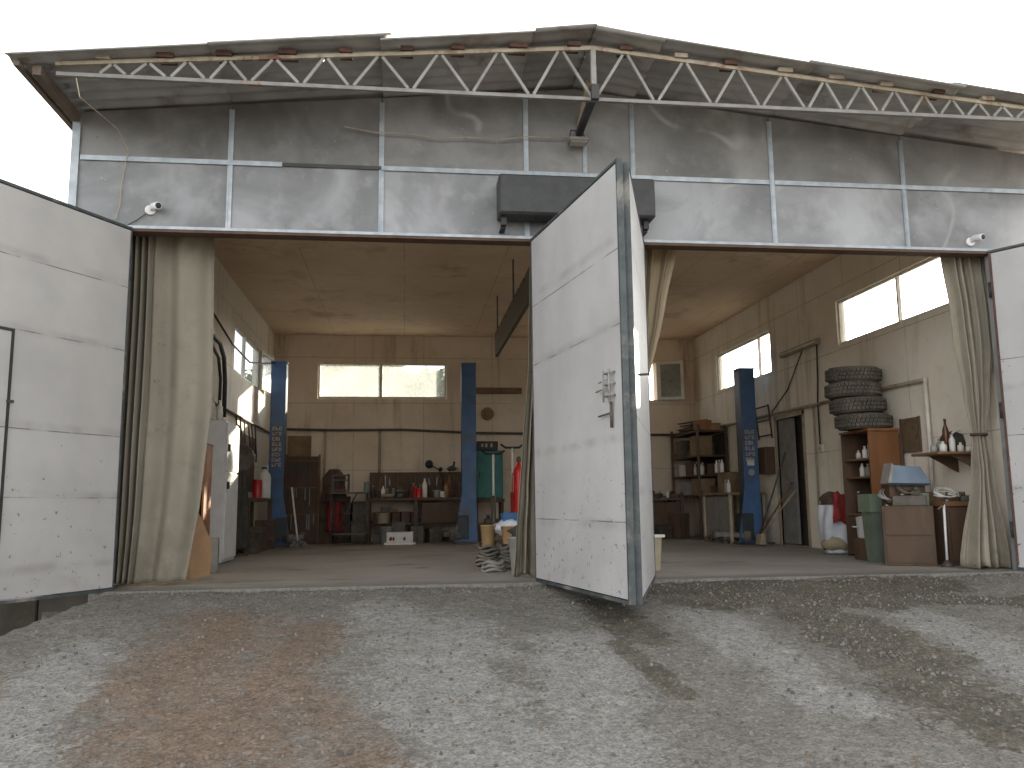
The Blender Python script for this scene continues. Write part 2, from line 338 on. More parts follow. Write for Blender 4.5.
def ground_mat():
    t = NT('yard_ground')
    def attr(n): x = t.n('ShaderNodeAttribute'); x.attribute_name = n; return x.outputs['Fac']
    def vor(sc_, vec=None):
        x = t.n('ShaderNodeTexVoronoi'); x.inputs['Scale'].default_value = sc_; x.inputs['Randomness'].default_value = 1; t.l(vec or t.pos, x.inputs['Vector'])
        y = t.n('ShaderNodeSeparateColor'); t.l(x.outputs['Color'], y.inputs[0]); return x.outputs['Distance'], y.outputs[0], y.outputs[1]
    n1 = t.noise(.7, 6, .6, None, .4); n2 = t.noise(3.5, 9, .72); n3 = t.noise(16, 8, .75)
    wv = t.n('ShaderNodeVectorMath', operation='MULTIPLY_ADD')
    nn = t.n('ShaderNodeTexNoise'); nn.inputs['Scale'].default_value = 9; nn.inputs['Detail'].default_value = 4; t.l(t.pos, nn.inputs['Vector'])
    t.l(nn.outputs['Color'], wv.inputs[0]); wv.inputs[1].default_value = (.05,.05,.05); t.l(t.pos, wv.inputs[2])
    d1, r1, q1 = vor(42, wv.outputs[0]); d2, r2, q2 = vor(105); d3, r3, q3 = vor(17, wv.outputs[0])
    c = t.mix(t.ramp(n1, .3, .7), (.172,.161,.14), (.213,.201,.177))
    c = t.mix(t.math('MULTIPLY', t.ramp(n2, .42, .66), .65), c, (.15,.14,.12))
    edge = t.math('MULTIPLY_ADD', t.noise(2.0, 9, .74), 1.7, -.85)
    edge = t.math('ADD', edge, t.math('MULTIPLY_ADD', n3, .9, -.45))
    br = t.ramp(t.math('ADD', attr('brown'), edge), .35, .95); c = t.mix(t.math('MULTIPLY', br, .8), c, t.mix(n2, (.21,.135,.09), (.155,.115,.085)))
    pale = t.ramp(t.math('ADD', attr('pale'), edge), .45, .68); c = t.mix(t.math('MULTIPLY', pale, .8), c, (.262,.255,.238))
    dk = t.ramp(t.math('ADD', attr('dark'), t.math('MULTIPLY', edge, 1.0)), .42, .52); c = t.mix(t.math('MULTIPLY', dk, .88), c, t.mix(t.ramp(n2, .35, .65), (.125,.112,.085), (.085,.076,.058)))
    # grains: every cell of crushed stone has its own tone
    def grain(c, rr, lo, hi, amt):
        g = t.math('MULTIPLY_ADD', rr, hi-lo, lo); x = t.n('ShaderNodeCombineXYZ'); [t.l(g, x.inputs[i]) for i in range(3)]
        return t.mix(amt, c, t.mix(1.0, c, x.outputs[0], 'MULTIPLY'))
    c = grain(c, r1, .6, 1.4, .42); c = grain(c, r2, .5, 1.5, .55); c = grain(c, r3, .75, 1.25, .4)
    big = t.math('MULTIPLY', t.math('GREATER_THAN', q1, .93), t.ramp(d1, .6, .3)); c = t.mix(t.math('MULTIPLY', big, .4), c, (.33,.32,.30))
    blk = t.math('MULTIPLY', t.math('LESS_THAN', q1, .13), t.ramp(d1, .6, .35)); c = t.mix(t.math('MULTIPLY', blk, .3), c, (.06,.055,.048))
    c = t.mix(t.math('MULTIPLY', t.ramp(n3, .60, .74), .4), c, (.10,.092,.078))
    t.col(c); t.b.inputs['Roughness'].default_value = .95; t.b.inputs['Specular IOR Level'].default_value = .15
    h = t.math('ADD', t.math('MULTIPLY', n2, .8), t.math('ADD', t.math('MULTIPLY', n3, .9), t.math('MULTIPLY', t.math('ADD', t.math('MULTIPLY', r1, .5), t.math('MULTIPLY', r2, .25)), .55)))
    t.bump(h, .8, .028); return t.m
M['yard_ground'] = ground_mat()

def canvas_mat(name, a, b, stain=.4, tl=.12):
    t = NT(name); n1 = t.noise(1.6, 6, .6, t.vscale(1, 1, .5)); n2 = t.noise(6, 7, .68)
    c = t.mix(t.ramp(n1, .3, .7), a, b)
    c = t.mix(t.math('MULTIPLY', t.ramp(n2, .52, .74), stain), c, (.16,.14,.105))
    Z = t.sep()[2]
    c = t.mix(t.math('MULTIPLY', t.math('MULTIPLY', t.ramp(Z, .9, .05), t.ramp(t.noise(3.5, 6, .7), .38, .62)), .65), c, (.17,.15,.11))
    sp = t.ramp(t.noise(11, 4, .6), .68, .74); c = t.mix(t.math('MULTIPLY', sp, .6), c, (.09,.075,.06))
    t.col(c); t.b.inputs['Roughness'].default_value = .95; t.b.inputs['Specular IOR Level'].default_value = .1
    t.bump(t.noise(5, 5, .6), .25, .02)
    tr = t.n('ShaderNodeBsdfTranslucent'); t.l(c, tr.inputs[0])
    m = t.n('ShaderNodeMixShader'); m.inputs[0].default_value = tl; t.l(t.b.outputs[0], m.inputs[1]); t.l(tr.outputs[0], m.inputs[2])
    t.l(m.outputs[0], t.out.inputs['Surface']); return t.m
M['canvas'] = canvas_mat('canvas', (.315,.285,.228), (.235,.21,.165))
M['canvas_thin'] = canvas_mat('canvas_thin', (.52,.44,.32), (.42,.34,.235), .25, .4)

def leaf_foliage():
    t = NT('foliage'); n = t.noise(2.3, 3, .6)
    c = t.mix(t.ramp(n, .35, .65), (.045,.075,.022), (.10,.13,.045)); t.col(c); t.b.inputs['Roughness'].default_value = .6
    tr = t.n('ShaderNodeBsdfTranslucent'); t.l(c, tr.inputs[0]); m = t.n('ShaderNodeMixShader'); m.inputs[0].default_value = .3
    t.l(t.b.outputs[0], m.inputs[1]); t.l(tr.outputs[0], m.inputs[2]); t.l(m.outputs[0], t.out.inputs['Surface']); return t.m
M['foliage'] = leaf_foliage()

# ------------------------------------------------------------------ dimensions
H, HJ, HC = 2.87, 3.45, 3.69           # lintel, strip line, indoor ceiling
XL, XR, L = -3.37, 4.40, 8.47          # indoor walls, back wall
BL, BR = -3.72, 4.87                   # outside faces
RX = .43                               # ridge
def roof_z(x): return 4.255 - .099*abs(x-RX)

# ------------------------------------------------------------------ ground
def ground_h(x, y):
    t = max(0., min(1., (-.15 - y)/6.85))
    z = -.022 - .82*t - (.0 if y > -7 else max(0, (-7-y)*.03) if y > -20 else .39)
    e = -3.23 + .22*max(y, -1.5) + (.5*(max(y, -6)+1.5) if y < -1.5 else 0)           # ramp's left edge
    d = max(0., min(1., (e - x)/.16)); d = d*d*(3-2*d)
    fall = .48*(1-t)
    if y < .2: z -= fall*d
    if y > 0 and x < -3.6: z = -.45
    if y > .1 and x > 4.8: z = -.12
    if -.1 < y < 8.6 and BL < x < BR: z = -.14
    if y > 8.7: z = -.15
    return z
def seg(p, a, b, r):
    ax, ay = a; bx, by = b; dx, dy = bx-ax, by-ay; l2 = dx*dx+dy*dy
    k = max(0, min(1, ((p[0]-ax)*dx+(p[1]-ay)*dy)/l2)); d = math.hypot(p[0]-ax-k*dx, p[1]-ay-k*dy)
    return max(0., min(1., 1.0 - .5*d/r))
def axis(lo, hi, step, far):
    a = [lo + i*step for i in range(int((hi-lo)/step)+1)]
    s = step; x = a[-1]; up = []
    while x < far: s *= 1.45; x += s; up.append(x)
    s = step; x = a[0]; dn = []
    while x > -far: s *= 1.45; x -= s; dn.append(x)
    return dn[::-1] + a + up
gx = axis(-4.6, 5.2, .045, 400); gy = axis(-5.4, .35, .04, 400)
brown = [((-2.2,-1.1),(-2.25,-2.6),.42), ((-2.15,-2.2),(-1.75,-3.6),.55), ((-1.6,-1.3),(-1.75,-2.6),.25), ((-3.3,-2.0),(-3.0,-2.6),.16), ((-1.5,-2.6),(-1.0,-3.6),.22)]
dark = [((.9,-.35),(3.2,-.45),.26), ((1.1,-.75),(2.3,-.95),.25), ((1.75,-.9),(1.9,-2.2),.28), ((1.75,-1.8),(1.65,-3.2),.27), ((2.3,-.75),(3.6,-1.1),.18), ((.35,-.8),(.45,-1.7),.16), ((.25,-1.8),(.35,-2.7),.07)]  # band beneath the centre gate leaf includes that leaf's shade in its tone
pale = [((-.9,-1.4),(-.6,-3.6),.40), ((.05,-1.7),(-.25,-3.6),.32), ((1.0,-1.2),(1.05,-2.9),.24), ((-2.9,-1.6),(-2.6,-3.4),.22), ((2.5,-1.4),(2.4,-2.6),.26), ((1.5,-1.0),(1.9,-1.05),.14), ((-1.2,-.7),(-1.0,-1.2),.25)]
vs = []; A = {'brown': [], 'dark': [], 'pale': []}
for y in gy:
    for x in gx:
        z = ground_h(x, y)
        near = abs(x) < 6 and -7 < y < .1; bank = x < -3.3 and .1 <= y < 14 and x > -14
        if near:
            z += .018*noise.noise(Vector((x*1.3, y*1.3, 0))) + .010*noise.noise(Vector((x*5, y*5, 3))) + .006*noise.noise(Vector((x*14, y*14, 7)))
            if y > -.25: z = min(z, -.008)
        vs.append((x, y, z))
        for k, S in (('brown', brown), ('dark', dark), ('pale', pale)):
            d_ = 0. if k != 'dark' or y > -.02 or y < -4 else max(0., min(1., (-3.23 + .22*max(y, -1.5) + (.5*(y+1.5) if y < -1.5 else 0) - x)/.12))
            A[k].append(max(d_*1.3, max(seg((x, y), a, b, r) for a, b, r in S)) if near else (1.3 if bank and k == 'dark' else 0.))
nx = len(gx)
gm = MB(); gm.add(vs, [(j*nx+i, j*nx+i+1, (j+1)*nx+i+1, (j+1)*nx+i) for j in range(len(gy)-1) for i in range(nx-1)], True)
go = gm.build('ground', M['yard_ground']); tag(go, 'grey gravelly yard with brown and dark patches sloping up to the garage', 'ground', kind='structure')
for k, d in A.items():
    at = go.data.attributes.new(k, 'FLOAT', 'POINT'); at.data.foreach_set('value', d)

# loose stones lying on the yard
st = MB()
for i in range(13500):
    x = rnd.uniform(-4.2, 4.2); y = -.3 - 4.2*rnd.random()
    if i > 11000: y = -.10 - .22*rnd.random()**1.6; x = rnd.uniform(-3.2, 4.2)
    if i <= 11000 and rnd.random() < .28:
        a, b, r = rnd.choice(dark[:5]); k = rnd.random(); x = a[0]+(b[0]-a[0])*k + rnd.gauss(0, r*.6); y = a[1]+(b[1]-a[1])*k + rnd.gauss(0, r*.6)
        if y > -.3: continue
    if x < -3.2 + .22*y: continue
    r = .003 + .010*rnd.random()**4
    z = ground_h(x, y) + .018*noise.noise(Vector((x*1.3, y*1.3, 0))) + .010*noise.noise(Vector((x*5, y*5, 3)))
    c = Vector((x, y, z + r*.25)); q = Matrix.Rotation(rnd.random()*6, 3, 'Z')
    pts = [Vector((math.cos(a)*r*rnd.uniform(.8,1.4), math.sin(a)*r*rnd.uniform(.7,1.1), 0)) for a in (0, 1.3, 2.4, 3.6, 5.0)]
    top = [p*.6 + Vector((0,0,r*rnd.uniform(.5,.9))) for p in pts]
    st.add([c + q @ p - Vector((0,0,r*.4)) for p in pts] + [c + q @ p for p in top], [(0,1,6,5),(1,2,7,6),(2,3,8,7),(3,4,9,8),(4,0,5,9),(5,6,7,8,9)])
tag(st.build('loose_gravel', M['stone']), 'small loose stones scattered over the yard', 'gravel', kind='stuff')

fl = MB().box(XL, XR, -.12, L, -.12, 0)
fl.box(BL+.02, XL-.003, .02, L+.2, -.5, -.004).box(XR+.003, BR-.02, .02, L+.2, -.4, -.004)
fw = MB().bbox(-8.5, BL-.04, -.04, .3, -1.2, -.03, .01).build('foundation_wall', M['mossy_concrete']); tag(fw, 'low dark mossy concrete footing continuing left of the garage', 'wall')
tag(fl.build('floor', M['shop_floor']), 'oil stained concrete floor inside the garage', 'floor', kind='structure')

# ------------------------------------------------------------------ the garage
G = thing('garage_building', 'grey sheet clad two bay garage with open gates under a low truss gable', 'garage')
xs = [BL, -2.48, -1.24, 0., .95, 2.227, 3.488, BR]
for i in range(7):
    a, b = xs[i], xs[i+1]; g = .004
    MB().box(a+g, b-g, 0, .03, H, HJ-g).build('facade_panel', M['facade_sheet'], G)
    top = [(a+g, HJ+g), (b-g, HJ+g), (b-g, roof_z(b)-.004)]
    if a < RX < b: top.append((RX, roof_z(RX)-.004))
    top.append((a+g, roof_z(a)-.004))
    MB().prism(top, .03, Matrix()).build('facade_panel', M['facade_upper_shaded'], G)
MB().box(BL-.03, -3.27, -.03, -.004, -.9, -.02).build('plinth', M['concrete_dark'], G)
for a, b in ((BL, -3.26), (.05, .95), (4.27, BR)):
    MB().box(a, b, 0, .05, -.35, H-.005).build('jamb_panel', M['facade_sheet'], G)
# galvanised cover strips
def strip(x, z0, z1, w=.042):
    MB().box(x-w/2, x+w/2, -.012, -.001, z0, z1).box(x-w/2+.010, x-w/2+.014, -.016, -.011, z0, z1).build('joint_strip', M['galvanised'], G)
for x in (-2.48, -1.24, 0., .95, 2.227, 3.488): strip(x, H+.003, roof_z(x)-.05)
strip(.52, HJ+.025, 3.80, .036)
def hstrip(a, b, m='galvanised', w=.040, y=-.017): MB().box(a, b, y, -.0125, HJ-w/2, HJ+w/2).build('joint_strip', M[m], G)
hstrip(BL+.06, -2.06); hstrip(-1.24, 0.56); hstrip(.56, 2.2); hstrip(2.25, BR-.02); hstrip(-2.06, -1.24, 'dark_grey_metal', .03)
MB().box(BL-.012, BL+.05, -.02, -.001, -.3, roof_z(BL)-.06).build('corner_trim', M['galvanised'], G)
MB().box(BL-.012, BL-.001, -.001, .06, -.3, roof_z(BL)-.06).build('corner_trim', M['galvanised'], G)
MB().box(BR-.05, BR+.012, -.02, -.001, -.3, roof_z(BR)-.06).build('corner_trim', M['galvanised'], G)
MB().box(-3.30, .08, -.03, .10, H-.035, H-.003).build('lintel', M['dark_wood'], G)
MB().box(.94, 4.30, -.03, .10, H-.035, H-.003).build('lintel', M['dark_wood'], G)
MB().box(-3.30, 4.30, -.034, -.031, H-.012, H+.012).build('drip_trim', M['galvanised'], G)

# walls with window holes: (lo, hi, z0, z1) along the wall axis
def wall(name, mat, lo, hi, z0, z1, holes, make, parent):
    b = MB(); cur = lo
    for (a, c, s, t) in sorted(holes):
        if a > cur: make(b, cur, a, z0, z1)
        if s > z0: make(b, a, c, z0, s)
        if t < z1: make(b, a, c, t, z1)
        cur = c
    if hi > cur: make(b, cur, hi, z0, z1)
    return b.build(name, mat, parent)
W_L = [(4.93, 6.93, 2.47, 3.14)]; W_R = [(.80, 3.05, 2.56, 3.13), (5.06, 7.32, 2.52, 3.18), (4.14, 4.98, 0, 1.80)]
W_B = [(-2.60, -.29, 2.53, 3.19), (1.35, 3.66, 2.53, 3.24)]
wall('side_wall', M['side_boards'], .05, L, -.02, 3.865, W_L, lambda b, a, c, s, t: b.box(XL-.10, XL, a, c, s, t), G)
wall('outer_cladding', M['facade_sheet'], .06, L+.2, -.5, 3.835, [(4.3, 8.3, 2.3, 3.4)], lambda b, a, c, s, t: b.box(BL+.005, BL+.03, a, c, s, t), G)
wall('outer_cladding', M['facade_sheet'], .06, L+.2, -.5, 3.81, [(.35, 8.4, 2.25, 3.6)], lambda b, a, c, s, t: b.box(BR-.03, BR-.005, a, c, s, t), G)
wall('side_wall', M['side_boards'], .05, L, -.02, 3.85, W_R, lambda b, a, c, s, t: b.box(XR, XR+.12, a, c, s, t), G)
wall('back_wall', M['back_boards'], BL+.01, BR-.01, -.02, HC+.2, W_B, lambda b, a, c, s, t: b.box(a, c, L, L+.24, s, t), G)
MB().box(XL-.02, XR+.02, .06, L+.02, HC, HC+.05).build('ceiling', M['ceiling_boards'], G)
MB().box(XL+.002, XR-.002, .035, .06, H-.002, HC).build('header_wall', M['back_boards'], G)
MB().box(.06, .94, .06, .22, 0, H-.04).build('pillar', M['side_boards'], G)

def win(axis, a, c, z0, z1, at, depth, muls, mat, glass='clear_glass', side=1, w=.05, sill=True):
    """frame with mullions and pane; axis 'x' = in a side wall (spans y), 'y' = in the back wall (spans x)"""
    def bx(b, u0, u1, s, t, d0=0, d1=depth):
        lo, hi = at + side*d0, at + side*d1; lo, hi = min(lo, hi), max(lo, hi)
        return b.box(lo, hi, u0, u1, s, t) if axis == 'x' else b.box(u0, u1, lo, hi, s, t)
    f = MB(); bx(f, a, c, z0, z0+w); bx(f, a, c, z1-w, z1); bx(f, a, a+w, z0+w, z1-w); bx(f, c-w, c, z0+w, z1-w)
    for u in muls: bx(f, u-w*.6, u+w*.6, z0+w, z1-w)
    p = MB(); bx(p, a+w, c-w, z0+w, z1-w, depth*.4, depth*.5)
    q = p.build('window', M[glass], G); f.build('frame', M[mat], q)
    if not sill: return q
    s = MB(); bx(s, a-.03, c+.03, z0-.03, z0-.002, -.13 if side > 0 else -.13, .0); s.build('sill', M[mat], q)
    return q
win('x', 4.935, 6.925, 2.475, 3.135, -3.375, .05, (5.76,), 'frame_white', 'dusty_glass', -1, .03, False)
win('x', .805, 3.045, 2.565, 3.125, 4.425, .04, (1.73,), 'frame_white', w=.028, sill=False)
win('x', 5.065, 7.315, 2.525, 3.175, 4.425, .04, (5.55,), 'frame_white', w=.03, sill=False)
win('y', -2.595, -.295, 2.535, 3.185, L+.01, .05, (-1.475,), 'frame_white', 'dusty_glass', w=.035, sill=False)
win('y', 1.355, 2.60, 2.535, 3.235, L+.06, .06, (), 'frame_white', 'clear_glass')
# open casement in the right bay's back window, and the shutter by the left one
def sash(hinge, width, z0, z1, ang, glassm):
    m = Matrix.Translation(hinge) @ Matrix.Rotation(ang, 4, 'Z'); w = .055
    f = MB()
    for (u0, u1, s, t) in ((0, width, z0, z0+w), (0, width, z1-w, z1), (0, w, z0+w, z1-w), (width-w, width, z0+w, z1-w)): f.box(u0, u1, -.02, .02, s, t, m)
    g = MB().box(w, width-w, -.004, .004, z0+w, z1-w, m)
    q = g.build('window_sash', M[glassm], G); f.build('frame', M['frame_white'], q)
    MB().box(width-.05, width-.02, -.05, -.02, (z0+z1)/2-.06, (z0+z1)/2+.06, m).build('handle', M['frame_white'], q)
sash((3.67, L-.03, 0), .48, 2.52, 3.25, R_(-20), 'sash_glass')
sash((XL+.02, 6.95, 0), .66, 2.50, 3.12, R_(82), 'sash_glass')

# doorway to the side room on the right
MB().box(XR+.121, XR+.14, 4.10, 5.02, 0, 1.83).build('doorway_dark_sheet', M['concrete_dark'], G)  # dark sheet just behind the doorway, standing in for its unlit depth
dj = MB().box(XR-.015, XR+.10, 4.08, 4.14, 0, 1.86).box(XR-.015, XR+.10, 4.98, 5.04, 0, 1.86).box(XR-.015, XR+.10, 4.08, 5.04, 1.80, 1.86)
dd = MB().box(XR+.02, XR+.055, 4.50, 4.97, .02, 1.79).build('door', M['grey_plastic'], G)
dj.build('door_frame', M['pipe_paint'], dd); MB().tube([(XR+.02, 4.56, .88), (XR-.03, 4.56, .88), (XR-.03, 4.66, .88)], .010).build('handle', M['tool_steel'], dd)

# roof of overlapping corrugated sheets
def roof_sheet(x0, x1, dz, fy):
    n = int((L + .45 + .92)/.0375)
    def fn(u, v):
        y = -.92 + fy + v*(L+.4+.92); x = x0 + (x1-x0)*u
        return (x, y, roof_z(x) + .022 + dz + .011*math.sin(y*2*PI/.15) + .02*(u-.5)*(1 if x1 <= RX else -1))
    MB().grid(fn, 1, n).build('roof_sheet', M['roof_sheet'], G, solid=.012)
for i, (a, b, fy) in enumerate(((-3.87,-2.40,0),(-2.48,-1.15,-.03),(-1.23,.02,-.015),(-.05,RX,-.05),(RX,.98,-.05),(.90,2.25,-.01),(2.17,3.5,-.03),(3.42,5.12,.0))): roof_sheet(a, b, .014*(i % 2), fy)
MB().prism([(RX-.10, roof_z(RX)+.036), (RX, roof_z(RX)+.05), (RX+.10, roof_z(RX)+.036), (RX+.10, roof_z(RX)+.044), (RX, roof_z(RX)+.060), (RX-.10, roof_z(RX)+.044)], L+1.2, Matrix.Translation((0,-.93,0))).build('ridge_cap', M['roof_sheet'], G)
for x, m in ((-3.70, 'eave_wood'), (4.96, 'eave_wood')):
    MB().box(x-.03, x+.03, -.80, -.03, roof_z(x)-.10, roof_z(x)-.03).build('eave_beam', M[m], G)
MB().box(-3.84, -3.80, -.85, L+.3, roof_z(-3.84)-.045, roof_z(-3.84)-.01).build('eave_board', M['eave_wood'], G)

# lattice truss under the overhang
TY = -.80
def top_z(x): return 4.185 - .088*abs(x-RX)
tr = MB().box(-3.56, 4.62, TY-.016, TY+.016, 3.742, 3.770).build('truss', M['white_paint_steel'], G)
tr['label'] = 'white painted lattice truss with rust at the joints'
for s in (-1, 1):
    e = RX + s*(4.0 if s < 0 else 4.3)
    MB().beam((RX, TY, top_z(RX)), (e, TY, top_z(e)), .028).build('top_chord', M['cream_steel'], tr)
    MB().beam((RX, TY+.03, top_z(RX)+.032), (e, TY+.03, top_z(e)+.032), .02, .02).build('batten', M['cream_steel'], tr)
MB().box(RX-.02, RX+.02, TY-.02, TY+.02, 3.776, top_z(RX)-.02).build('web_bar', M['white_paint_steel'], tr)
for s in (-1, 1):
    x = 0.
    for d in ((.5,.47,.46,.45,.37,.38,.30,.28,.28,.22) if s < 0 else (.5,.47,.40,.385,.32,.31,.27,.25,.24,.23,.21,.20,.20)):
        x2 = x + d
        for a, b in (((RX+s*(x+.02), 3.775), (RX+s*(x+d*.48), top_z(RX+s*(x+d*.5))-.02)), ((RX+s*(x+d*.56), top_z(RX+s*(x+d*.5))-.02), (RX+s*(x2-.02), 3.775))):
            MB().beam((a[0], TY, a[1]), (b[0], TY, b[1]), .022, .022, (0,1,0)).build('web_bar', M['white_paint_steel'], tr)
        x = x2
for i in range(17):
    x = -3.25 + i*.44 + rnd.uniform(-.03, .03)
    if abs(x-RX) < .1: x += .15
    w = rnd.uniform(.09, .14)
    MB().box(x-w/2, x+w/2, TY-.035, TY+.10, top_z(x)+.016, top_z(x)+.05).build('purlin_end', M['rust' if rnd.random() < .7 else 'cream_steel'], G)
# bracket beam between truss and wall
MB().beam((.47, .0, 3.83), (RX, TY-.035, 3.80), .055, .05).build('bracket_beam', M['dark_grey_metal'], G)
MB().box(RX-.03, RX+.03, TY-.06, TY-.021, 3.74, 3.86).build('bracket_plate', M['dark_grey_metal'], G)
MB().beam((.47, -.0, 3.9), (.50, -.3, 4.2), .035).build('bracket_strut', M['cream_steel'], G)

# gate leaves
def gate(hx, hy, dx, dy, width, mat, inner, label, z0=.0, t=.05, side=1):
    """leaf in its own frame: x along the leaf from the hinge, z up; -y is the yard-side sheet"""
    d = bpy.data.objects.new('gate_leaf', None)
    me = MB().box(.012, width-.02, -t/2, t/2, z0+.03, H-.04)
    o = me.build('gate_leaf', M[mat], G); o['label'] = label
    ang = math.atan2(dy, dx); o.location = (hx, hy, 0); o.rotation_euler = (0, 0, ang)
    e = MB().box(width-.02, width, -t/2-.004, t/2+.004, z0, H-.01).box(0, .012, -t/2-.006, t/2+.006, z0, H-.01)
    e.box(.012, width-.02, -t/2-.003, t/2+.003, z0, z0+.022).box(.012, width-.02, -t/2-.003, t/2+.003, H-.03, H-.01)
    e.build('edge_trim', M['leaf_trim'], o)
    for z in (.35, 1.4, 2.5):
        MB().tube([(-.02, 0, z-.07), (-.02, 0, z+.07)], .016).build('hinge', M['dark_grey_metal'], o)
    return o
mk('leaf_trim', (.085,.098,.10), (.055,.064,.066), rough=.5, metal=.3, sc=12, dirt=(.26,.25,.22), dthr=(.52,.7), rv=0)
gl_ = gate(-3.24, -.03, -.56, -.986, 1.70, 'leaf_left', None, 'white outward opened left gate leaf with a small wicket door')
m = M['leaf_left']
wd = MB().box(.975, 1.66, -.034, -.0262, .55, 1.83) if False else MB().box(.985, 1.655, .0265, .036, .42, 1.825)
wdo = wd.build('wicket_door', m, gl_)
MB().box(.965, .984, .0262, .042, .40, 1.845).box(.984, 1.66, .0262, .042, 1.826, 1.845).build('wicket_frame', M['black_plastic'], gl_)
MB().box(.945, .99, .037, .055, 1.335, 1.355).build('wicket_latch', M['dark_grey_metal'], gl_)
gc = gate(.045, -.03, .315, -1.75, 1.78, 'leaf_centre', None, 'white left bay gate leaf swung out at the centre pillar, with drop bolts', t=.035)
gr = gate(1.0, -.03, -.585, -1.70, 1.80, 'leaf_right', None, 'white right bay gate leaf swung out beside its neighbour', t=.035)
g4 = gate(4.262, -.03, .60, -.95, 1.66, 'leaf_right', None, 'white right gate leaf opened against the edge of the yard')
MB().box(.004, .022, -.036, -.0315, .05, H-.04).build('hinge_strip', M['rust'], g4)
# bolts on the centre leaf (yard side is -y in leaf frame for this heading)
sd = -1
bo = MB()
for z in (1.31, 1.385, 1.46): bo.tube([(1.54, sd*.019, z), (1.54, sd*.05, z), (1.655, sd*.05, z), (1.655, sd*.019, z)], .007, 6)
bo.tube([(1.55, sd*.058, 1.27), (1.55, sd*.058, 1.48)], .007, 6).tube([(1.63, sd*.05, 1.26), (1.63, sd*.05, 1.48)], .008, 6)
bo.tube([(1.41, sd*.05, 1.355), (1.60, sd*.05, 1.365)], .006, 6).tube([(1.46, sd*.05, 1.41), (1.60, sd*.05, 1.42)], .005, 6)
bo.build('gate_bolt', M['grey_plastic'], gc)
b2 = MB().tube([(1.615, sd*.035, 1.10), (1.615, sd*.035, 1.27)], .010, 6).tube([(1.42, sd*.04, 1.19), (1.62, sd*.04, 1.195)], .006, 6)
b2.build('gate_bolt', M['grease_metal'], gc)
MB().tube([(1.72, .03, 1.44), (1.72, .11, 1.44)], .008, 6).build('gate_hasp', M['dark_grey_metal'], gr)

# ceiling duct tray with notched top in the left bay
ct = MB(); y = 1.6
pl = [(5.45, 2.80)]
n = 9
pts = [(1.3, 2.80), (5.50, 2.80)]
for i in range(n):
    y1 = 5.50 - i*(4.2/n); y0 = 5.50 - (i+1)*(4.2/n); pts += [(y1, 3.16), (y0+.09, 3.16), (y0+.09, 3.10), (y0, 3.10)]
ct.prism(pts, .04, Matrix(((0,1,0,.29),(1,0,0,0),(0,0,1,0),(0,0,0,1))))
for yy in (1.5, 3.4, 5.3): ct.box(.30, .32, yy-.01, yy+.01, 3.1, HC-.002)
tag(ct.build('hoist_rail', M['grease_metal']), 'dark notched steel rail hung under the left bay ceiling', 'rail')

# ------------------------------------------------------------------ facade fittings
t = thing('wall_heater', 'long dark grey metal box fixed to the facade behind the centre gate leaves', 'metal box', (.4, 0, 3.0))
b = MB().bbox(-.665, .665, -.26, -.03, 0, .345, .014); b.build('housing', M['dark_grey_metal'], t)
MB().box(-.655, .655, -.266, -.2605, .018, .327).build('front_plate', M['dark_grey_metal'], t)
for x in (-.62, .60):
    MB().box(x-.022, x+.022, -.19, -.14, -.075, -.001).box(x-.022, x+.022, -.14, -.0005, -.09, -.075).build('bracket', M['black_plastic'], t)
MB().tube([(.666, -.12, .20), (.70, -.12, .18), (.695, -.12, .12), (.666, -.12, .11)], .006, 6).build('cable', M['black_plastic'], t)

def cctv(loc, rz, label):
    t = thing('security_camera', label, 'camera', loc, rz, 'security cameras on the facade'); t.scale = (.8,.8,.8)
    ry = Matrix.Rotation(PI/2, 3, 'X')
    MB().lathe((0,-.0005,0), [(.052,0),(.052,.018),(.045,.028)], 16, ry).build('mount_base', M['camera_white'], t)
    MB().tube([(0,-.02,0),(.012,-.06,.012),(.02,-.075,.03)], .014).build('arm', M['camera_white'], t)
    q = Matrix.Rotation(R_(100), 3, 'X') @ Matrix.Rotation(R_(18), 3, 'Y')
    bd = MB().lathe((.02,-.03,.035), [(.030,0),(.038,.012),(.038,.13),(.036,.14)], 16, q).build('body', M['camera_white'], t)
    MB().lathe(Vector((.02,-.03,.035)) + q @ Vector((0,0,.1405)), [(.030,0),(.030,.004),(.012,.006)], 16, q).build('lens', M['black_plastic'], t)
    return t
c1 = cctv((-3.10, -.0, 3.02), R_(20), 'white bullet camera above the left curtain with its wire hanging to the gate')
cctv((4.10, 0, 2.95), R_(-5), 'white bullet camera above the right curtain')
for x, z in ((-3.04, 3.11), (-3.06, 3.15), (-3.02, 3.10)):
    pass
t = MB().tube([(-3.42,-.81,3.73), (-3.40,-.78,3.6), (-3.32,-.2,3.62), (-3.28,-.03,3.50), (-3.30,-.02,3.45), (-3.33,-.02,3.2), (-3.33,-.02,3.06), (-3.36,-.02,2.94)], .004, 5)
tag(t.build('cable', M['pipe_paint']), 'thin pale cable dangling from the left end of the truss', 'cable')
t = MB().tube([(-3.12,-.02,2.99), (-3.2,-.015,2.93), (-3.28,-.015,2.88)], .004, 5)
tag(t.build('cable', M['black_plastic']), 'short dark cable from the left facade camera to the gate head', 'cable')
pts = [(-1.55 + i*.26, -.05, 3.79 - .05*math.sin(PI*min(1, i/7)) - .02*(i % 2)) for i in range(9)]
tag(MB().tube(pts, .005, 5).build('cable', M['pipe_paint']), 'pale cable sagging along the facade under the middle of the truss', 'cable')
t = thing('floodlight', 'flat floodlight hung under the bracket beam at the middle of the facade', 'floodlight', (.44, -.1, 3.72))
MB().bbox(-.085, .085, -.075, .055, -.018, .018, .008).build('housing', M['grey_plastic'], t)
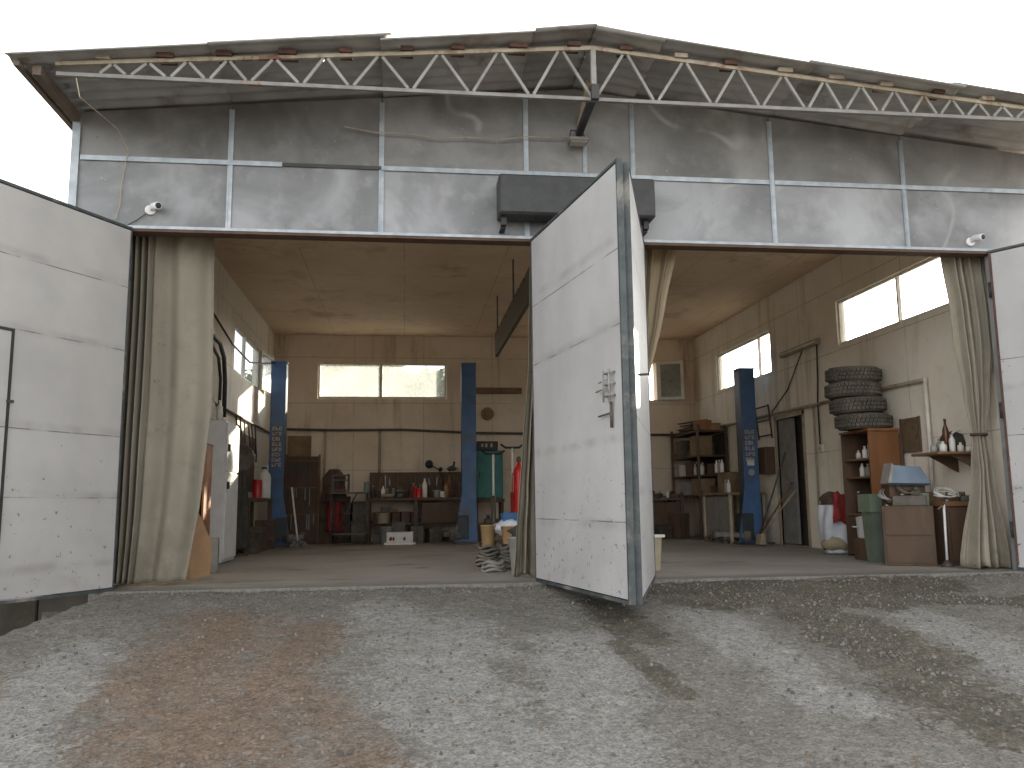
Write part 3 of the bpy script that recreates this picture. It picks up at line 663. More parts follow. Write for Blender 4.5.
MB().box(-.07, .07, -.06, .04, -.023, -.0185).build('lens', M['bottle_clear'], t)
MB().tube([(-.07,0,.018),(-.06,.0,.10),(.05,0,.10),(.06,0,.018)], .008, 6).build('yoke', M['dark_grey_metal'], t)

# ------------------------------------------------------------------ curtains
def curtain(label, top, mat, edges, ybase, folds, amp, seed, nu=120, nv=60, tie=None, smooth=True):
    """edges: list of (z, x_left, x_right, fold_amp_factor)"""
    E = sorted(edges, reverse=True)
    def lerp(z):
        for i in range(len(E)-1):
            a, b = E[i], E[i+1]
            if b[0] <= z <= a[0]:
                k = (a[0]-z)/(a[0]-b[0]); k = k*k*(3-2*k) if tie and smooth else k
                return [a[j]+(b[j]-a[j])*k for j in (1,2,3)]
        return E[-1][1:]
    z1, z0 = E[0][0], E[-1][0]; r = random.Random(seed)
    ph = [r.uniform(0, 2*PI) for _ in range(4)]
    def fn(u, v):
        z = z1 + (z0-z1)*v; a, b, f = lerp(z)
        s = u + .05*math.sin(3*2*PI*u + ph[0]) ; s = max(0, min(1, s))
        A_ = amp*f
        y = ybase + A_*(math.sin(2*PI*folds*s + ph[1] + .5*math.sin(z*1.3+ph[3])) + .45*math.sin(2*PI*folds*1.9*s + ph[2] + z*.4))
        y += .012*noise.noise(Vector((u*6, z*2.2, seed)))
        x = a + (b-a)*u + .008*noise.noise(Vector((u*3, z*3, seed+9)))
        if v > .96: z += .012*math.sin(u*17+seed)
        return (x, y, z)
    o = MB().grid(fn, nu, nv).build('curtain', M[mat], None, solid=.004)
    tag(o, label, 'curtain', 'canvas gate curtains')
    if tie:
        z, a, b = tie; c = (a+b)/2; rr = (b-a)/2+.008
        MB().lathe((c, ybase, z), [(rr, -.012), (rr+.004, 0), (rr, .012)], 20, Matrix.Diagonal((1, min(1, (amp*.6+.03)/rr), 1))).build('tie_band', M['cloth_dark'], o)
    return o
# left one: narrow pleats on the left, broad sheet on the right
def cl(u, v):
    z = 3.0 + (.03-3.0)*v
    zz = [(3.0,-3.33,-2.665),(1.47,-3.33,-2.63),(.62,-3.33,-2.70),(.03,-3.33,-2.785)]
    for i in range(3):
        a, b = zz[i], zz[i+1]
        if b[0]-.001 <= z <= a[0]+.01: k = (a[0]-z)/(a[0]-b[0]); xa, xb = a[1]+(b[1]-a[1])*k, a[2]+(b[2]-a[2])*k
    if u < .38: s = .30*(u/.38)
    else: s = .30 + .70*(u-.38)/.62
    f = 1-min(1, max(0, (u-.28)/.16))
    y = .22 + f*.055*math.sin(u*2*PI*11+.6) + (1-f)*(.035*math.sin(s*2*PI*2.1+.25*z+1.0) + .012*math.sin(s*2*PI*4.3+.35*z)) + .03*noise.noise(Vector((u*4, z*1.1, 2)))
    y += .10*s*(1-v*.3)
    if v > .95: z += .012*noise.noise(Vector((u*7, 0, 5)))
    return (xa+(xb-xa)*s, y, z)
tag(MB().grid(cl, 190, 70).build('curtain', M['canvas'], None, solid=.004), 'wide stained canvas curtain hanging at the left side of the left bay', 'curtain', 'canvas gate curtains')
curtain('narrow gathered canvas curtain at the left side of the centre pillar', H, 'canvas', [(3.0,.07,.22,.8),(1.8,.035,.22,.8),(1.2,-.02,.22,.9),(.5,-.08,.23,1.1),(.02,-.12,.27,1.3)], .30, 5, .045, 3)
curtain('pale curtain pulled to the centre pillar in the right bay', H, 'canvas_thin', [(3.0,.97,1.44,1),(2.1,.97,1.225,.7),(1.5,.965,1.045,.5),(1.30,.965,1.03,.4),(.6,.965,1.09,.7),(.02,.965,1.11,.8)], .29, 4, .04, 5, tie=(1.32,.965,1.045), smooth=False)
curtain('canvas curtain tied at the waist beside the right gate leaf', H, 'canvas', [(3.0,3.945,4.345,1),(2.07,4.015,4.375,.9),(1.55,4.06,4.31,.7),(1.20,4.10,4.235,.45),(.9,4.075,4.26,.7),(.02,3.90,4.36,1.25)], .20, 4.5, .05, 8, tie=(1.20,4.10,4.235))

# ------------------------------------------------------------------ pipes and cables indoors
def pipe(label, pts, r, mat, name='pipe', cat='pipe', clips=True):
    o = MB().tube(pts, r, 8).build(name, M[mat]); return tag(o, label, cat)
pipe('dark conduit running along the back wall of the left bay', [(XL+.04,L-.04,1.98),(-2.2,L-.04,1.96),(-1.1,L-.04,1.97),(0.2,L-.04,1.91),(2.4,L-.04,1.88),(XR-.04,L-.04,1.87)], .022, 'grease_metal')
pipe('vertical conduit on the back wall left of the workbench', [(-2.45,L-.03,1.94),(-2.45,L-.03,.75)], .018, 'pipe_paint')
pipe('vertical conduit on the back wall above the workbench', [(-1.49,L-.03,1.94),(-1.49,L-.03,1.2)], .022, 'pipe_paint')
pipe('long conduit along the left side wall', [(XL+.04,1.0,1.87),(XL+.04,7.1,1.87),(XL+.04,L-.05,1.87)], .020, 'grease_metal')
pipe('conduit along the right side wall with a drop pipe at its near end', [(XR-.04,L-.06,1.91),(XR-.04,5.2,1.90),(XR-.04,3.3,1.88),(XR-.04,2.1,1.88),(XR-.04,1.235,1.86)], .020, 'pipe_paint')
pipe('cream vertical pipe dropping to the cluttered desk', [(XR-.045,1.235,1.885),(XR-.045,1.235,1.2),(XR-.045,1.26,.62)], .022, 'frame_white')
pipe('thin vertical pipe on the right wall beside the side door', [(XR-.03,3.75,1.90),(XR-.03,3.76,.55)], .016, 'pipe_paint')
for lb, p, r in (('black cable bundle hanging down the left wall beside the locker', [(-3.32,2.95,2.98),(-3.32,3.2,2.66),(-3.31,3.75,2.63),(-3.31,4.0,2.5),(-3.31,4.12,2.2),(-3.31,4.12,1.75)], .028),
                 ('second thinner cable hanging down the left wall', [(-3.32,3.0,2.62),(-3.31,3.35,2.52),(-3.31,3.7,2.44),(-3.31,3.86,2.2),(-3.31,3.84,1.72)], .02),
                 ('cable looping from the left window to the lift post top', [(-3.33,3.3,2.95),(-3.33,4.6,2.78),(-3.3,5.7,2.72),(-3.25,6.6,2.85),(-3.1,7.02,2.93)], .013),
                 ('thin cable running down beside the fluorescent lamp', [(XR-.03,3.55,2.68),(XR-.03,3.58,2.2),(XR-.03,3.62,1.9),(XR-.03,3.62,1.35)], .011),
                 ('thin slanting cable on the right wall below the far window', [(XR-.02,4.0,2.66),(XR-.02,4.5,2.2),(XR-.02,5.1,1.92)], .008)):
    pipe(lb, p, r, 'black_plastic', 'cable', 'cable')
t = thing('fluorescent_lamp', 'dusty unlit tube lamp on the right wall between the windows', 'lamp', (XR, 4.05, 2.70))
MB().bbox(-.07, -.001, -.56, .56, -.035, .045, .008).build('housing', M['pipe_paint'], t); MB().tube([(-.085,-.54,0),(-.085,.54,0)], .014).build('lamp_tube', M['white_plastic'], t)
t = thing('wall_switch', 'small switch box at the end of the cable on the right wall', 'switch', (XR, 3.62, 1.30))
MB().bbox(-.04, -.001, -.05, .05, -.05, .05, .006).build('box', M['frame_white'], t); MB().box(-.048, -.0405, -.015, .015, -.02, .02).build('rocker', M['pipe_paint'], t)
t = MB().box(.24, 1.08, L-.09, L-.001, 2.63, 2.735).box(.24, 1.08, L-.105, L-.091, 2.645, 2.66)
tag(t.build('wall_ledge', M['old_plywood']), 'long narrow wooden ledge high on the back wall right of the lift', 'ledge')
t = thing('wall_fan', 'round yellowish fan grille on the back wall of the left bay', 'fan', (.45, L, 2.26))
ry = Matrix.Rotation(PI/2, 3, 'X')
MB().lathe((0,-.001,0), [(.115,0),(.12,.03),(.10,.045),(.07,.04),(.065,.05),(.03,.055)], 24, ry).build('rim', M['tan_plastic'], t)
MB().lathe((0,-.058,0), [(.028,0),(.028,.012)], 12, ry).build('hub', M['cardboard'], t)
t = MB().box(-3.10, -2.69, L-.03, L-.001, 1.50, 1.86)
tag(t.build('wall_board', M['old_plywood']), 'brown board on the back wall above the tool rack', 'board')

# ------------------------------------------------------------------ two-post lifts
def lift(posts, label, tall, turn):
    t = thing('car_lift', label, 'car lift', (posts[0][0], posts[0][1], 0), 0, 'blue two post lifts')
    for k, (px, py) in enumerate(posts):
        px -= posts[0][0]; py -= posts[0][1]; s = turn if k == 0 else -turn
        b = MB(); w = .115
        b.box(px-w, px+w, py-.10, py-.09, .03, tall); b.box(px-w*s-.006*s, px-w*s+.006*s, py-.09, py+.13, .03, tall) if s > 0 else b.box(px+w-.006, px+w+.006, py-.09, py+.13, .03, tall)
        b.box(px-w, px+w, py+.12, py+.13, .03, tall)
        b.box(px-w-.01, px+w+.01, py-.11, py+.14, tall, tall+.02)
        for q in (-1, 1):
            b.add([(px+q*w, py-.105, .03), (px+q*(w+.13 if q == s else w+.02), py-.105, .03), (px+q*w, py-.105, .85), (px+q*w, py-.095, .03), (px+q*(w+.13 if q == s else w+.02), py-.095, .03), (px+q*w, py-.095, .85)], [(0,1,2),(3,5,4),(0,3,4,1),(1,4,5,2),(0,2,5,3)])
        b.build('post', M['lift_blue'], t)
        MB().box(px+s*w*.55, px+s*w*1.02, py-.085, py+.115, .05, tall-.02).build('slot_cover', M['lift_dark'], t) if s > 0 else MB().box(px-w*1.02, px-w*.55, py-.085, py+.115, .05, tall-.02).build('slot_cover', M['lift_dark'], t)
        MB().bbox(px-.26, px+.26, py-.22, py+.24, 0, .03, .006).build('base_plate', M['grease_metal'], t)
        if k == 0:
            n = 8 if turn > 0 else 6; z = tall*.625
            for i in range(n):      # rows of worn cream lettering down the post
                zz = z - i*.083; d = MB()
                for j in range(3):
                    x0 = px-.075+j*.052
                    d.box(x0, x0+.012, py-.1035, py-.1005, zz, zz+.055)
                    if (i+j) % 3 != 1: d.box(x0+.012, x0+.040, py-.1035, py-.1005, zz+.042, zz+.055)
                    if (i+j) % 2: d.box(x0+.012, x0+.036, py-.1035, py-.1005, zz+.020, zz+.031)
                    if (i*j) % 3 != 1: d.box(x0+.012, x0+.040, py-.1035, py-.1005, zz, zz+.012)
                    if (i+2*j) % 4 == 0: d.box(x0+.032, x0+.042, py-.1035, py-.1005, zz+.012, zz+.042)
                d.build('lettering', M['decal'], t)
        # swing arms folded along the floor, with pads
        for a in (R_(-62), R_(55)):
            aa = a if s > 0 else PI - a
            e = (px+.62*math.cos(aa), py+.62*math.sin(aa), .13)
            ar = MB().beam((px+s*.14, py, .13), e, .085, .07).build('arm', M['grey_plastic'], t)
            MB().lathe(e, [(.055,-.05),(.055,.05),(.05,.075)], 14).build('pad', M['black_rubber'], ar)
        MB().bbox(px+s*.10-.09, px+s*.10+.09, py-.12, py+.12, .08, .45, .01).build('carriage', M['lift_dark'], t)
    return t
lf = lift([(-3.06, 7.05), (0.0, 7.05)], 'blue two post car lift in the left bay with cream lettering on its left post', 2.93, 1)
rt = lift([(4.07, 5.30), (1.35, 5.30)], 'blue two post car lift in the right bay with faded lettering', 2.60, -1)
MB().box(-.06, .05, -.1035, -.1005, 1.15, 1.24).build('sticker', M['white_plastic'], rt)
MB().lathe((0,-.1035,1.05), [(.05,0),(.05,.002)], 16, Matrix.Rotation(PI/2,3,'X')).build('sticker', M['grey_plastic'], rt)

# ------------------------------------------------------------------ generic small things
def bottle(loc, h, r, mat, label, capm='white_plastic', group=None, name='bottle', cat='bottle'):
    t = thing(name, label, cat, loc, 0, group)
    MB().lathe((0,0,0), [(r*.9,0),(r,.02*h),(r,.62*h),(r*.85,.70*h),(r*.38,.82*h),(r*.36,.93*h)], 12).build('body', M[mat], t)
    MB().lathe((0,0,.93*h), [(r*.42,0),(r*.42,.07*h)], 10).build('cap', M[capm], t); return t
def can(loc, h, r, mat, label, group=None, name='tin_can', cat='can'):
    t = thing(name, label, cat, loc, 0, group)
    MB().lathe((0,0,0), [(r*.97,0),(r,.02*h),(r*.97,.05*h),(r*.97,.93*h),(r,.96*h),(r*.98,h)], 14).build('body', M[mat], t)
    MB().lathe((0,0,h), [(r*.9,-.004),(r*.9,.006)], 14).build('lid', M['tool_steel'], t); return t
def bucket(loc, h, r, mat, label, name='bucket', handle=True, group=None):
    t = thing(name, label, 'bucket', loc, rnd.random()*3, group)
    MB().lathe((0,0,0), [(r*.78,0),(r*.97,h*.93),(r*1.04,h*.95),(r*1.04,h),(r*.95,h),(r*.76,.02),(.005,.015)], 18, None, False).build('shell', M[mat], t)
    if handle: MB().tube([(r*1.03*math.cos(a), r*.25*math.sin(a)+0, h*.93+abs(math.sin(a))*h*-.35) for a in [PI*i/10 for i in range(11)]], .005, 5).build('handle', M['tool_steel'], t)
    return t
def crate(loc, sx, sy, sz, mat, label, rz=0, flap=True, name='cardboard_box', cat='box', group=None):
    t = thing(name, label, cat, loc, rz, group)
    MB().bbox(-sx/2, sx/2, -sy/2, sy/2, 0, sz, .006).build('body', M[mat], t)
    if flap: MB().box(-sx/2-.004, sx/2+.004, -sy/2-.004, sy/2+.004, sz*.82, sz+.006).build('lid', M[mat], t)
    return t
def junk(loc, size, mat, label, kind, group):
    """greasy loose machine part: gear-like hub, bent pipe or casting"""
    t = thing('machine_part', label, 'machine part', loc, rnd.random()*6, group)
    if kind == 0: MB().lathe((0,0,0), [(size*.5,0),(size*.5,size*.15),(size*.3,size*.2),(size*.3,size*.5),(size*.12,size*.5)], 12).build('hub', M[mat], t); MB().lathe((0,0,size*.5), [(size*.1,0),(size*.1,size*.25)], 8).build('shaft', M['tool_steel'], t)
    elif kind == 1: MB().tube([(-size*.6,0,size*.1),(-size*.1,.02,size*.12),(size*.2,size*.1,size*.35),(size*.5,size*.15,size*.7)], size*.09, 7).build('pipe', M[mat], t); MB().lathe((-size*.6,0,0), [(size*.2,0),(size*.2,size*.12)], 8).build('flange', M['tool_steel'], t)
    else: MB().bbox(-size*.5, size*.5, -size*.3, size*.3, 0, size*.45, size*.05).build('casting', M[mat], t); MB().lathe((size*.15,0,size*.45), [(size*.16,0),(size*.14,size*.3)], 10).build('spigot', M['grease_metal'], t)
    return t

# ------------------------------------------------------------------ left side of the left bay
t = thing('shelf_cabinet', 'open orange wooden shelf unit behind the left curtain', 'shelf unit', (-3.20, 2.2, 0))
MB().box(-.165, -.145, -.22, .10, 0, 1.25).build('side_panel', M['orange_wood'], t); MB().box(.145, .165, -.22, .10, 0, 1.25).build('side_panel', M['orange_wood'], t)
MB().box(-.145, .145, .08, .10, .02, 1.24).build('back_panel', M['orange_wood'], t)
for z in (.05, .42, .98, 1.25): MB().box(-.145 if z < 1.2 else -.17, .145 if z < 1.2 else .17, -.22, .08 if z < 1.2 else .11, z, z+.02).build('shelf', M['wood'], t)
bottle((-3.09,2.08,1.27), .24, .035, 'white_plastic', 'white spray bottle on the shelf unit, nearest the locker', 'black_plastic')
bottle((-3.17,2.05,1.27), .27, .036, 'white_plastic', 'white bottle with a pink cap on the shelf unit top', 'pink_plastic')
bottle((-3.24,2.05,1.27), .30, .045, 'pink_plastic', 'pink bottle on the shelf unit beside the curtain')
t = thing('enamel_jug', 'pale jug on the upper shelf of the orange shelf unit', 'jug', (-3.15, 2.08, 1.0))
MB().lathe((0,0,0), [(.05,0),(.065,.05),(.06,.12),(.04,.17),(.045,.19)], 16).build('body', M['burlap'], t)
MB().tube([(.055,0,.15),(.10,0,.13),(.10,0,.07),(.06,0,.05)], .009, 6).build('handle', M['burlap'], t)
bucket((-3.28,2.10,1.0), .17, .05, 'black_plastic', 'small dark pail on the upper shelf of the orange shelf unit', 'pail')
t = thing('drawer_box', 'brown drawer box on the lower shelf of the orange unit', 'drawers', (-3.20, 2.10, .44))
MB().box(-.12, .12, -.10, .09, 0, .30).build('carcass', M['dark_wood'], t)
for z in (.02, .11, .20): d = MB().box(-.105, .105, -.112, -.1005, z, z+.075).build('drawer', M['old_plywood'], t); MB().lathe((0,-.112,z+.037), [(.01,0),(.012,.015)], 8, ry).build('knob', M['tool_steel'], d)
t = MB().blob((-3.12, 2.06, .84), .085, 14, .25, 4, (.9,.8,1.25)); tag(t.build('plastic_bag', M['white_bag']), 'crumpled white plastic bag on top of the brown drawer box', 'bag')
t = thing('metal_locker', 'tall narrow white steel locker against the left wall', 'locker', (-3.17, 3.10, 0))
MB().bbox(-.19, .17, -.35, .35, .02, 1.58, .008).build('body', M['white_enamel'], t)
for z0, z1 in ((.06, 1.0), (1.02, 1.55)):
    d = MB().bbox(.1705, .19, -.335, .335, z0, z1, .004).build('door', M['white_enamel'], t); MB().box(.1905, .215, -.30, -.27, (z0+z1)/2-.05 if z0 > 1 else .82, (z0+z1)/2+.03 if z0 > 1 else .90).build('handle', M['black_plastic'], d)
for i, (dx, dy, h, mt, lb) in enumerate(((-.10,-.28,.25,'bottle_clear','clear plastic bottle at the near edge of the locker top'), (-.02,-.24,.30,'bottle_clear','tallest clear bottle on the locker top'), (.06,-.18,.24,'white_plastic','white bottle at the right edge of the locker top'), (.02,.05,.2,'tan_plastic','short tan bottle at the middle of the locker top'))):
    bottle((-3.17+dx, 3.10+dy, 1.58), h, .034, mt, lb)
t = MB().prism([(-.08,0),(.10,.02),(.12,.30),(.07,.42),(.03,.52),(.0,.57),(-.06,.60)], .006, Matrix.Translation((-2.80,.86,.012)) @ Matrix.Rotation(R_(35),4,'Z') @ Matrix.Rotation(R_(-7),4,'X'))
tag(t.build('cardboard_sheet', M['cardboard']), 'torn cardboard sheet leaning at the hem of the left curtain', 'cardboard')
crate((-2.90,1.72,0), .16, .12, .33, 'grey_plastic', 'small grey box on the floor in front of the shelf unit', .1, False)
t = MB().prism([(-.06,0),(.05,0),(.05,.42),(-.05,.44)], .012, Matrix.Translation((-2.97,1.42,.0)) @ Matrix.Rotation(R_(20),4,'Z') @ Matrix.Rotation(R_(-5),4,'X'))
tag(t.build('foam_offcut', M['burlap']), 'pale offcut standing behind the torn cardboard', 'offcut')
# between locker and lift
t = thing('tool_board', 'dark wooden tool board on the left wall before the lift', 'tool board', (XL, 5.6, 1.05))
MB().box(.001, .03, -1.0, 1.0, -.2, .62).build('board', M['dark_wood'], t)
for i in range(16):
    y = -.95 + i*.125; h = rnd.uniform(.2, .45)
    MB().tube([(.04,y,.58),(.05,y,.5),(.045,y+.01,.58-h)], [.007,.010,.016], 6).build('hanging_tool', M[rnd.choice(('grease_metal','tool_steel','dark_wood','black_rubber'))], t)
t = thing('round_tray', 'large round grey disc hanging before the tool board', 'disc', (-3.22, 4.75, 1.27)); q = Matrix.Rotation(R_(75), 3, 'X') @ Matrix.Rotation(R_(20), 3, 'Y')
MB().lathe((0,0,0), [(.185,0),(.20,.015),(.185,.03),(.05,.045),(.04,.05)], 24, q).build('plate', M['grease_metal'], t)
MB().tube([(0,.0,.18),(0,.05,.32)], .006, 5).build('hook', M['tool_steel'], t)
t = MB().blob((-3.25, 4.62, 1.60), .10, 12, .15, 9, (.8,.9,1.1)); tag(t.build('cap', M['cloth_dark']), 'dark cap hanging above the round grey disc', 'cap')
t = thing('plank_bench', 'low dark plank bench under the tool board', 'bench', (-3.17, 5.5, 0))
MB().box(-.19, .14, -1.0, 1.0, .70, .745).build('top', M['dark_wood'], t)
for y in (-.95, .95):
    for x in (-.16, .11): MB().box(x-.025, x+.025, y-.025, y+.025, 0, .699).build('leg', M['dark_wood'], t)
t = thing('water_canister', 'white plastic canister on the plank bench near the left lift post', 'canister', (-3.10, 6.05, .745))
MB().lathe((0,0,0), [(.095,0),(.10,.03),(.10,.30),(.085,.36),(.04,.40),(.035,.43)], 18).build('body', M['white_plastic'], t); MB().lathe((0,0,.43), [(.04,0),(.04,.03)], 12).build('cap', M['blue_plastic'], t)
bottle((-3.10,6.3,.745), .5, .045, 'white_plastic', 'slim white bottle behind the canister on the plank bench')
can((-3.14,5.72,.745), .26, .07, 'red_paint', 'red oil can next to the white canister', name='oil_can')
def drape(loc, sx, sy, h, mat, label, seed, name, cat):
    def fn(u, v):
        a = u*2*PI; z = h*(1-v); w = (.55+.45*v) if v > .12 else .3+.25*v/.12
        q = 1+.22*math.sin(a*5+seed+v)+.25*noise.noise(Vector((math.cos(a)*2, math.sin(a)*2, v*3+seed)))
        return (loc[0]+sx*w*q*math.cos(a), loc[1]+sy*w*q*math.sin(a), loc[2]+z)
    return tag(MB().grid(fn, 40, 24).build(name, M[mat], None, solid=.004), label, cat)
drape((-3.16,4.45,.10), .13, .22, 1.0, 'cloth_dark', 'dark work trousers hanging beside the locker', 1, 'work_trousers', 'trousers')
bucket((-3.08,5.0,0), .30, .14, 'grease_metal', 'greasy metal bucket under the plank bench')
crate((-3.14,5.6,0), .28, .5, .34, 'dark_wood', 'dark crate under the plank bench', 0, True, 'wooden_crate', 'crate')
crate((-3.10,6.3,0), .26, .3, .42, 'cloth_brown', 'brown box under the plank bench by the lift', 0)
t = thing('floor_brush', 'grey broom head with its stick leaning at the left lift foot', 'broom', (-2.70, 6.72, 0))
MB().tube([(.04,-.10,.08),(-.10,.12,.92)], .013).build('stick', M['frame_white'], t); b = MB()
for i in range(40): a = rnd.random()*6.28; b.tube([(.03,-.1,.10),(.03+rnd.uniform(.05,.2)*math.cos(a), -.1+.12*math.sin(a), rnd.uniform(.005,.10))], .008, 4)
b.build('bristles', M['grey_plastic'], t)

# ------------------------------------------------------------------ back of the left bay
t = thing('tool_rack', 'brown tool rack board with hanging spanners behind the left lift post', 'tool rack', (-2.76, 7.95, 0))
MB().box(-.29, .27, 0, .03, .02, 1.47).build('board', M['dark_wood'], t)
for x in (-.30, .255): MB().box(x, x+.03, -.03, .05, 0, 1.5).build('upright', M['wood'], t)
for r in range(3):
    MB().box(-.268, .252, -.022, -.0005, 1.38-r*.45, 1.40-r*.45).build('rail', M['wood'], t)
    for i in range(14):
        x = -.25+i*.037; h = .10+.22*rnd.random()
        MB().beam((x,-.03,1.38-r*.45), (x,-.026,1.38-r*.45-h), .012, .006).build('spanner', M['tool_steel' if rnd.random() < .3 else 'grease_metal'], t)
t = thing('work_jacket', 'dark jacket with a red lining hung on a stand at the back wall', 'jacket', (-2.22, 7.7, 0))
MB().tube([(0,.05,0),(0,.05,1.22)], .015).build('stand', M['grease_metal'], t)
def jk(u, v):
    a = u*2*PI; w = .07+.09*min(1, v*4)+.02*v; q = 1+.13*math.sin(a*4+2)+.15*noise.noise(Vector((math.cos(a)*2, math.sin(a)*2, v*3)))
    return (w*q*math.cos(a), .05+w*.7*q*math.sin(a), 1.24-.55*v)
MB().grid(jk, 40, 16).build('jacket_body', M['cloth_brown'], t, solid=.005)
def jk2(u, v):
    a = u*2*PI; w = .10+.02*v; q = 1+.12*math.sin(a*5)+.1*noise.noise(Vector((math.cos(a)*2, math.sin(a)*2, v*3)))
    return (w*q*math.cos(a)+.01, .03+w*.8*q*math.sin(a), .95-.75*v)
MB().grid(jk2, 40, 16).build('lining', M['red_cloth'], t, solid=.005)
t = thing('trolley_frame', 'dark tubular trolley table left of the workbench', 'trolley', (-1.95, 7.4, 0))
for x in (-.26, .30):
    for y in (-.2, .2): MB().tube([(x,y,.02),(x,y,.82)], .014).build('leg', M['grease_metal'], t)
MB().box(-.29, .33, -.23, .23, .82, .845).build('top', M['grease_metal'], t)
MB().box(-.27, .31, -.21, .21, .16, .18).build('shelf', M['grease_metal'], t)
MB().tube([(-.22,-.21,.18),(.14,-.21,.82)], .011).build('brace', M['grease_metal'], t)
MB().tube([(-.26,-.2,.5),(.30,-.2,.5)], .010).build('rail', M['grease_metal'], t)
t = thing('back_frame', 'small dark open frame standing on the trolley table', 'frame', (-2.06, 7.45, .845))
for x in (-.16, .10): MB().box(x-.018, x+.018, -.02, .02, 0, .30).build('upright', M['grease_metal'], t)
for z in (.27, .19, .02): MB().box(-.14, .08, -.015, .015, z, z+.022).build('slat', M['grease_metal'], t)
can((-1.66,7.4,.845), .16, .05, 'green_plastic', 'green can on the right end of the trolley table')
t = thing('workbench', 'long dark cluttered workbench with a back board along the back wall', 'workbench', (-.85, 7.9, 0))
MB().bbox(-.84, .92, -.32, .40, .70, .75, .006).build('top', M['dark_wood'], t)
MB().box(-.80, .90, .36, .39, .751, 1.20).build('back_board', M['dark_wood'], t)
MB().box(-.78, .88, -.22, .35, .30, .33).build('shelf', M['dark_wood'], t)
for x in (-.80, -.0, .86):
    for y in (-.28, .32): MB().box(x-.03, x+.03, y-.03, y+.03, 0, .699).build('leg', M['dark_wood'], t)
MB().box(.10, .85, -.30, .30, .331, .66).build('drawer_block', M['dark_wood'], t)
for i in range(22):
    x = -.76+i*.076; h = rnd.uniform(.08, .26)
    MB().beam((x,.345,1.16-rnd.random()*.08), (x+rnd.uniform(-.015,.015),.34,1.12-h), .014, .01).build('hanging_tool', M[rnd.choice(('grease_metal','tool_steel','black_rubber','orange_wood','dark_wood'))], t)
X0, Y0 = -.85, 7.9
bottle((-1.40,7.72,.75), .20, .035, 'white_plastic', 'white bottle at the left end of the workbench')
t = MB().blob((-1.32,7.66,.785), .07, 12, .25, 12, (1.9,1.1,.5)); tag(t.build('rag', M['burlap']), 'pale crumpled rag on the workbench', 'rag')
can((-.80,7.68,.75), .15, .06, 'red_paint', 'red tin on the middle of the workbench'); can((-.86,7.80,.75), .19, .055, 'red_paint', 'taller red tin behind the red tin on the workbench')
bottle((-.70,7.75,.75), .34, .045, 'white_plastic', 'tall white bottle right of the red tins on the workbench', 'green_plastic')
bottle((-.34,7.70,.75), .26, .04, 'tan_plastic', 'yellowish bottle on the workbench near the right lift post', 'red_paint'); bottle((-.28,7.82,.75), .42, .03, 'orange_wood', 'tall thin amber bottle on the workbench by the right lift post', 'black_plastic')
can((-.50,7.7,.75), .12, .05, 'grey_plastic', 'grey tin on the workbench right of the tall white bottle'); can((-.40,7.66,.75), .10, .045, 'white_plastic', 'small white tin on the workbench')
t = thing('bench_vise', 'dark vise on the left part of the workbench', 'vise', (-1.12, 7.68, .75))
MB().bbox(-.05,.05,-.09,.09,0,.09,.01).build('base', M['grease_metal'], t); MB().bbox(-.06,.06,-.13,-.05,.09,.16,.01).build('jaw', M['grease_metal'], t); MB().tube([(-.1,-.17,.11),(.1,-.17,.11)], .008, 6).build('handle', M['tool_steel'], t)
t = thing('desk_lamp', 'black bench lamp above the workbench back board', 'lamp', (-.62, 8.1, .75))
MB().tube([(.28,.0,0),(.24,0,.3),(.18,-.02,.48),(.04,-.03,.56)], .011).build('arm', M['black_plastic'], t); MB().blob((0,-.05,.58), .075, 12, .05, 2).build('head', M['black_plastic'], t); MB().blob((.20,-.02,.49), .04, 10, .05, 3).build('joint', M['black_plastic'], t)
t = thing('hand_drill', 'dark hand drill lying above the right end of the workbench', 'drill', (-.22, 8.0, 1.2)); MB().blob((0,0,.05), .06, 12, .2, 5, (1.4,.7,.8)).build('body', M['grease_metal'], t); MB().tube([(.02,0,.04),(.04,0,.17)], .02).build('handle', M['black_plastic'], t)
bucket((-1.40,7.55,.33), .17, .11, 'burlap', 'pale pail on the workbench under-shelf'); bucket((-1.33,7.30,0), .28, .11, 'grey_plastic', 'grey pail on the floor under the workbench')
for i in range(8): junk((-1.15+i*.13, 7.75+.05*(i % 2), .33 if i < 5 else .33), .13, 'grease_metal', 'greasy machine part on the shelf under the long workbench', i % 3, 'parts under the long workbench')
for i in range(7): junk((-1.5+i*.19+.03*(i % 3), 7.95, .75), .09, 'grease_metal', 'small greasy part lying on top of the long workbench', (i+1) % 3, 'parts on the long workbench')
t = thing('carton', 'white box with red marks on the floor before the workbench', 'box', (-1.10, 7.05, 0))
MB().bbox(-.22,.20,-.12,.12,.035,.20,.006).build('body', M['white_plastic'], t); MB().bbox(-.26,.24,-.14,.14,0,.034,.006).build('tray', M['white_enamel'], t)
for x, w in ((-.17,.03),(-.12,.02),(.05,.025)): MB().prism([(x,.12),(x+w,.13),(x+w*1.4,.09),(x+w*.7,.06),(x-w*.4,.08)], .0015, Matrix.Translation((0,-.1225,.0))).build('mark', M['red_cloth'], t)

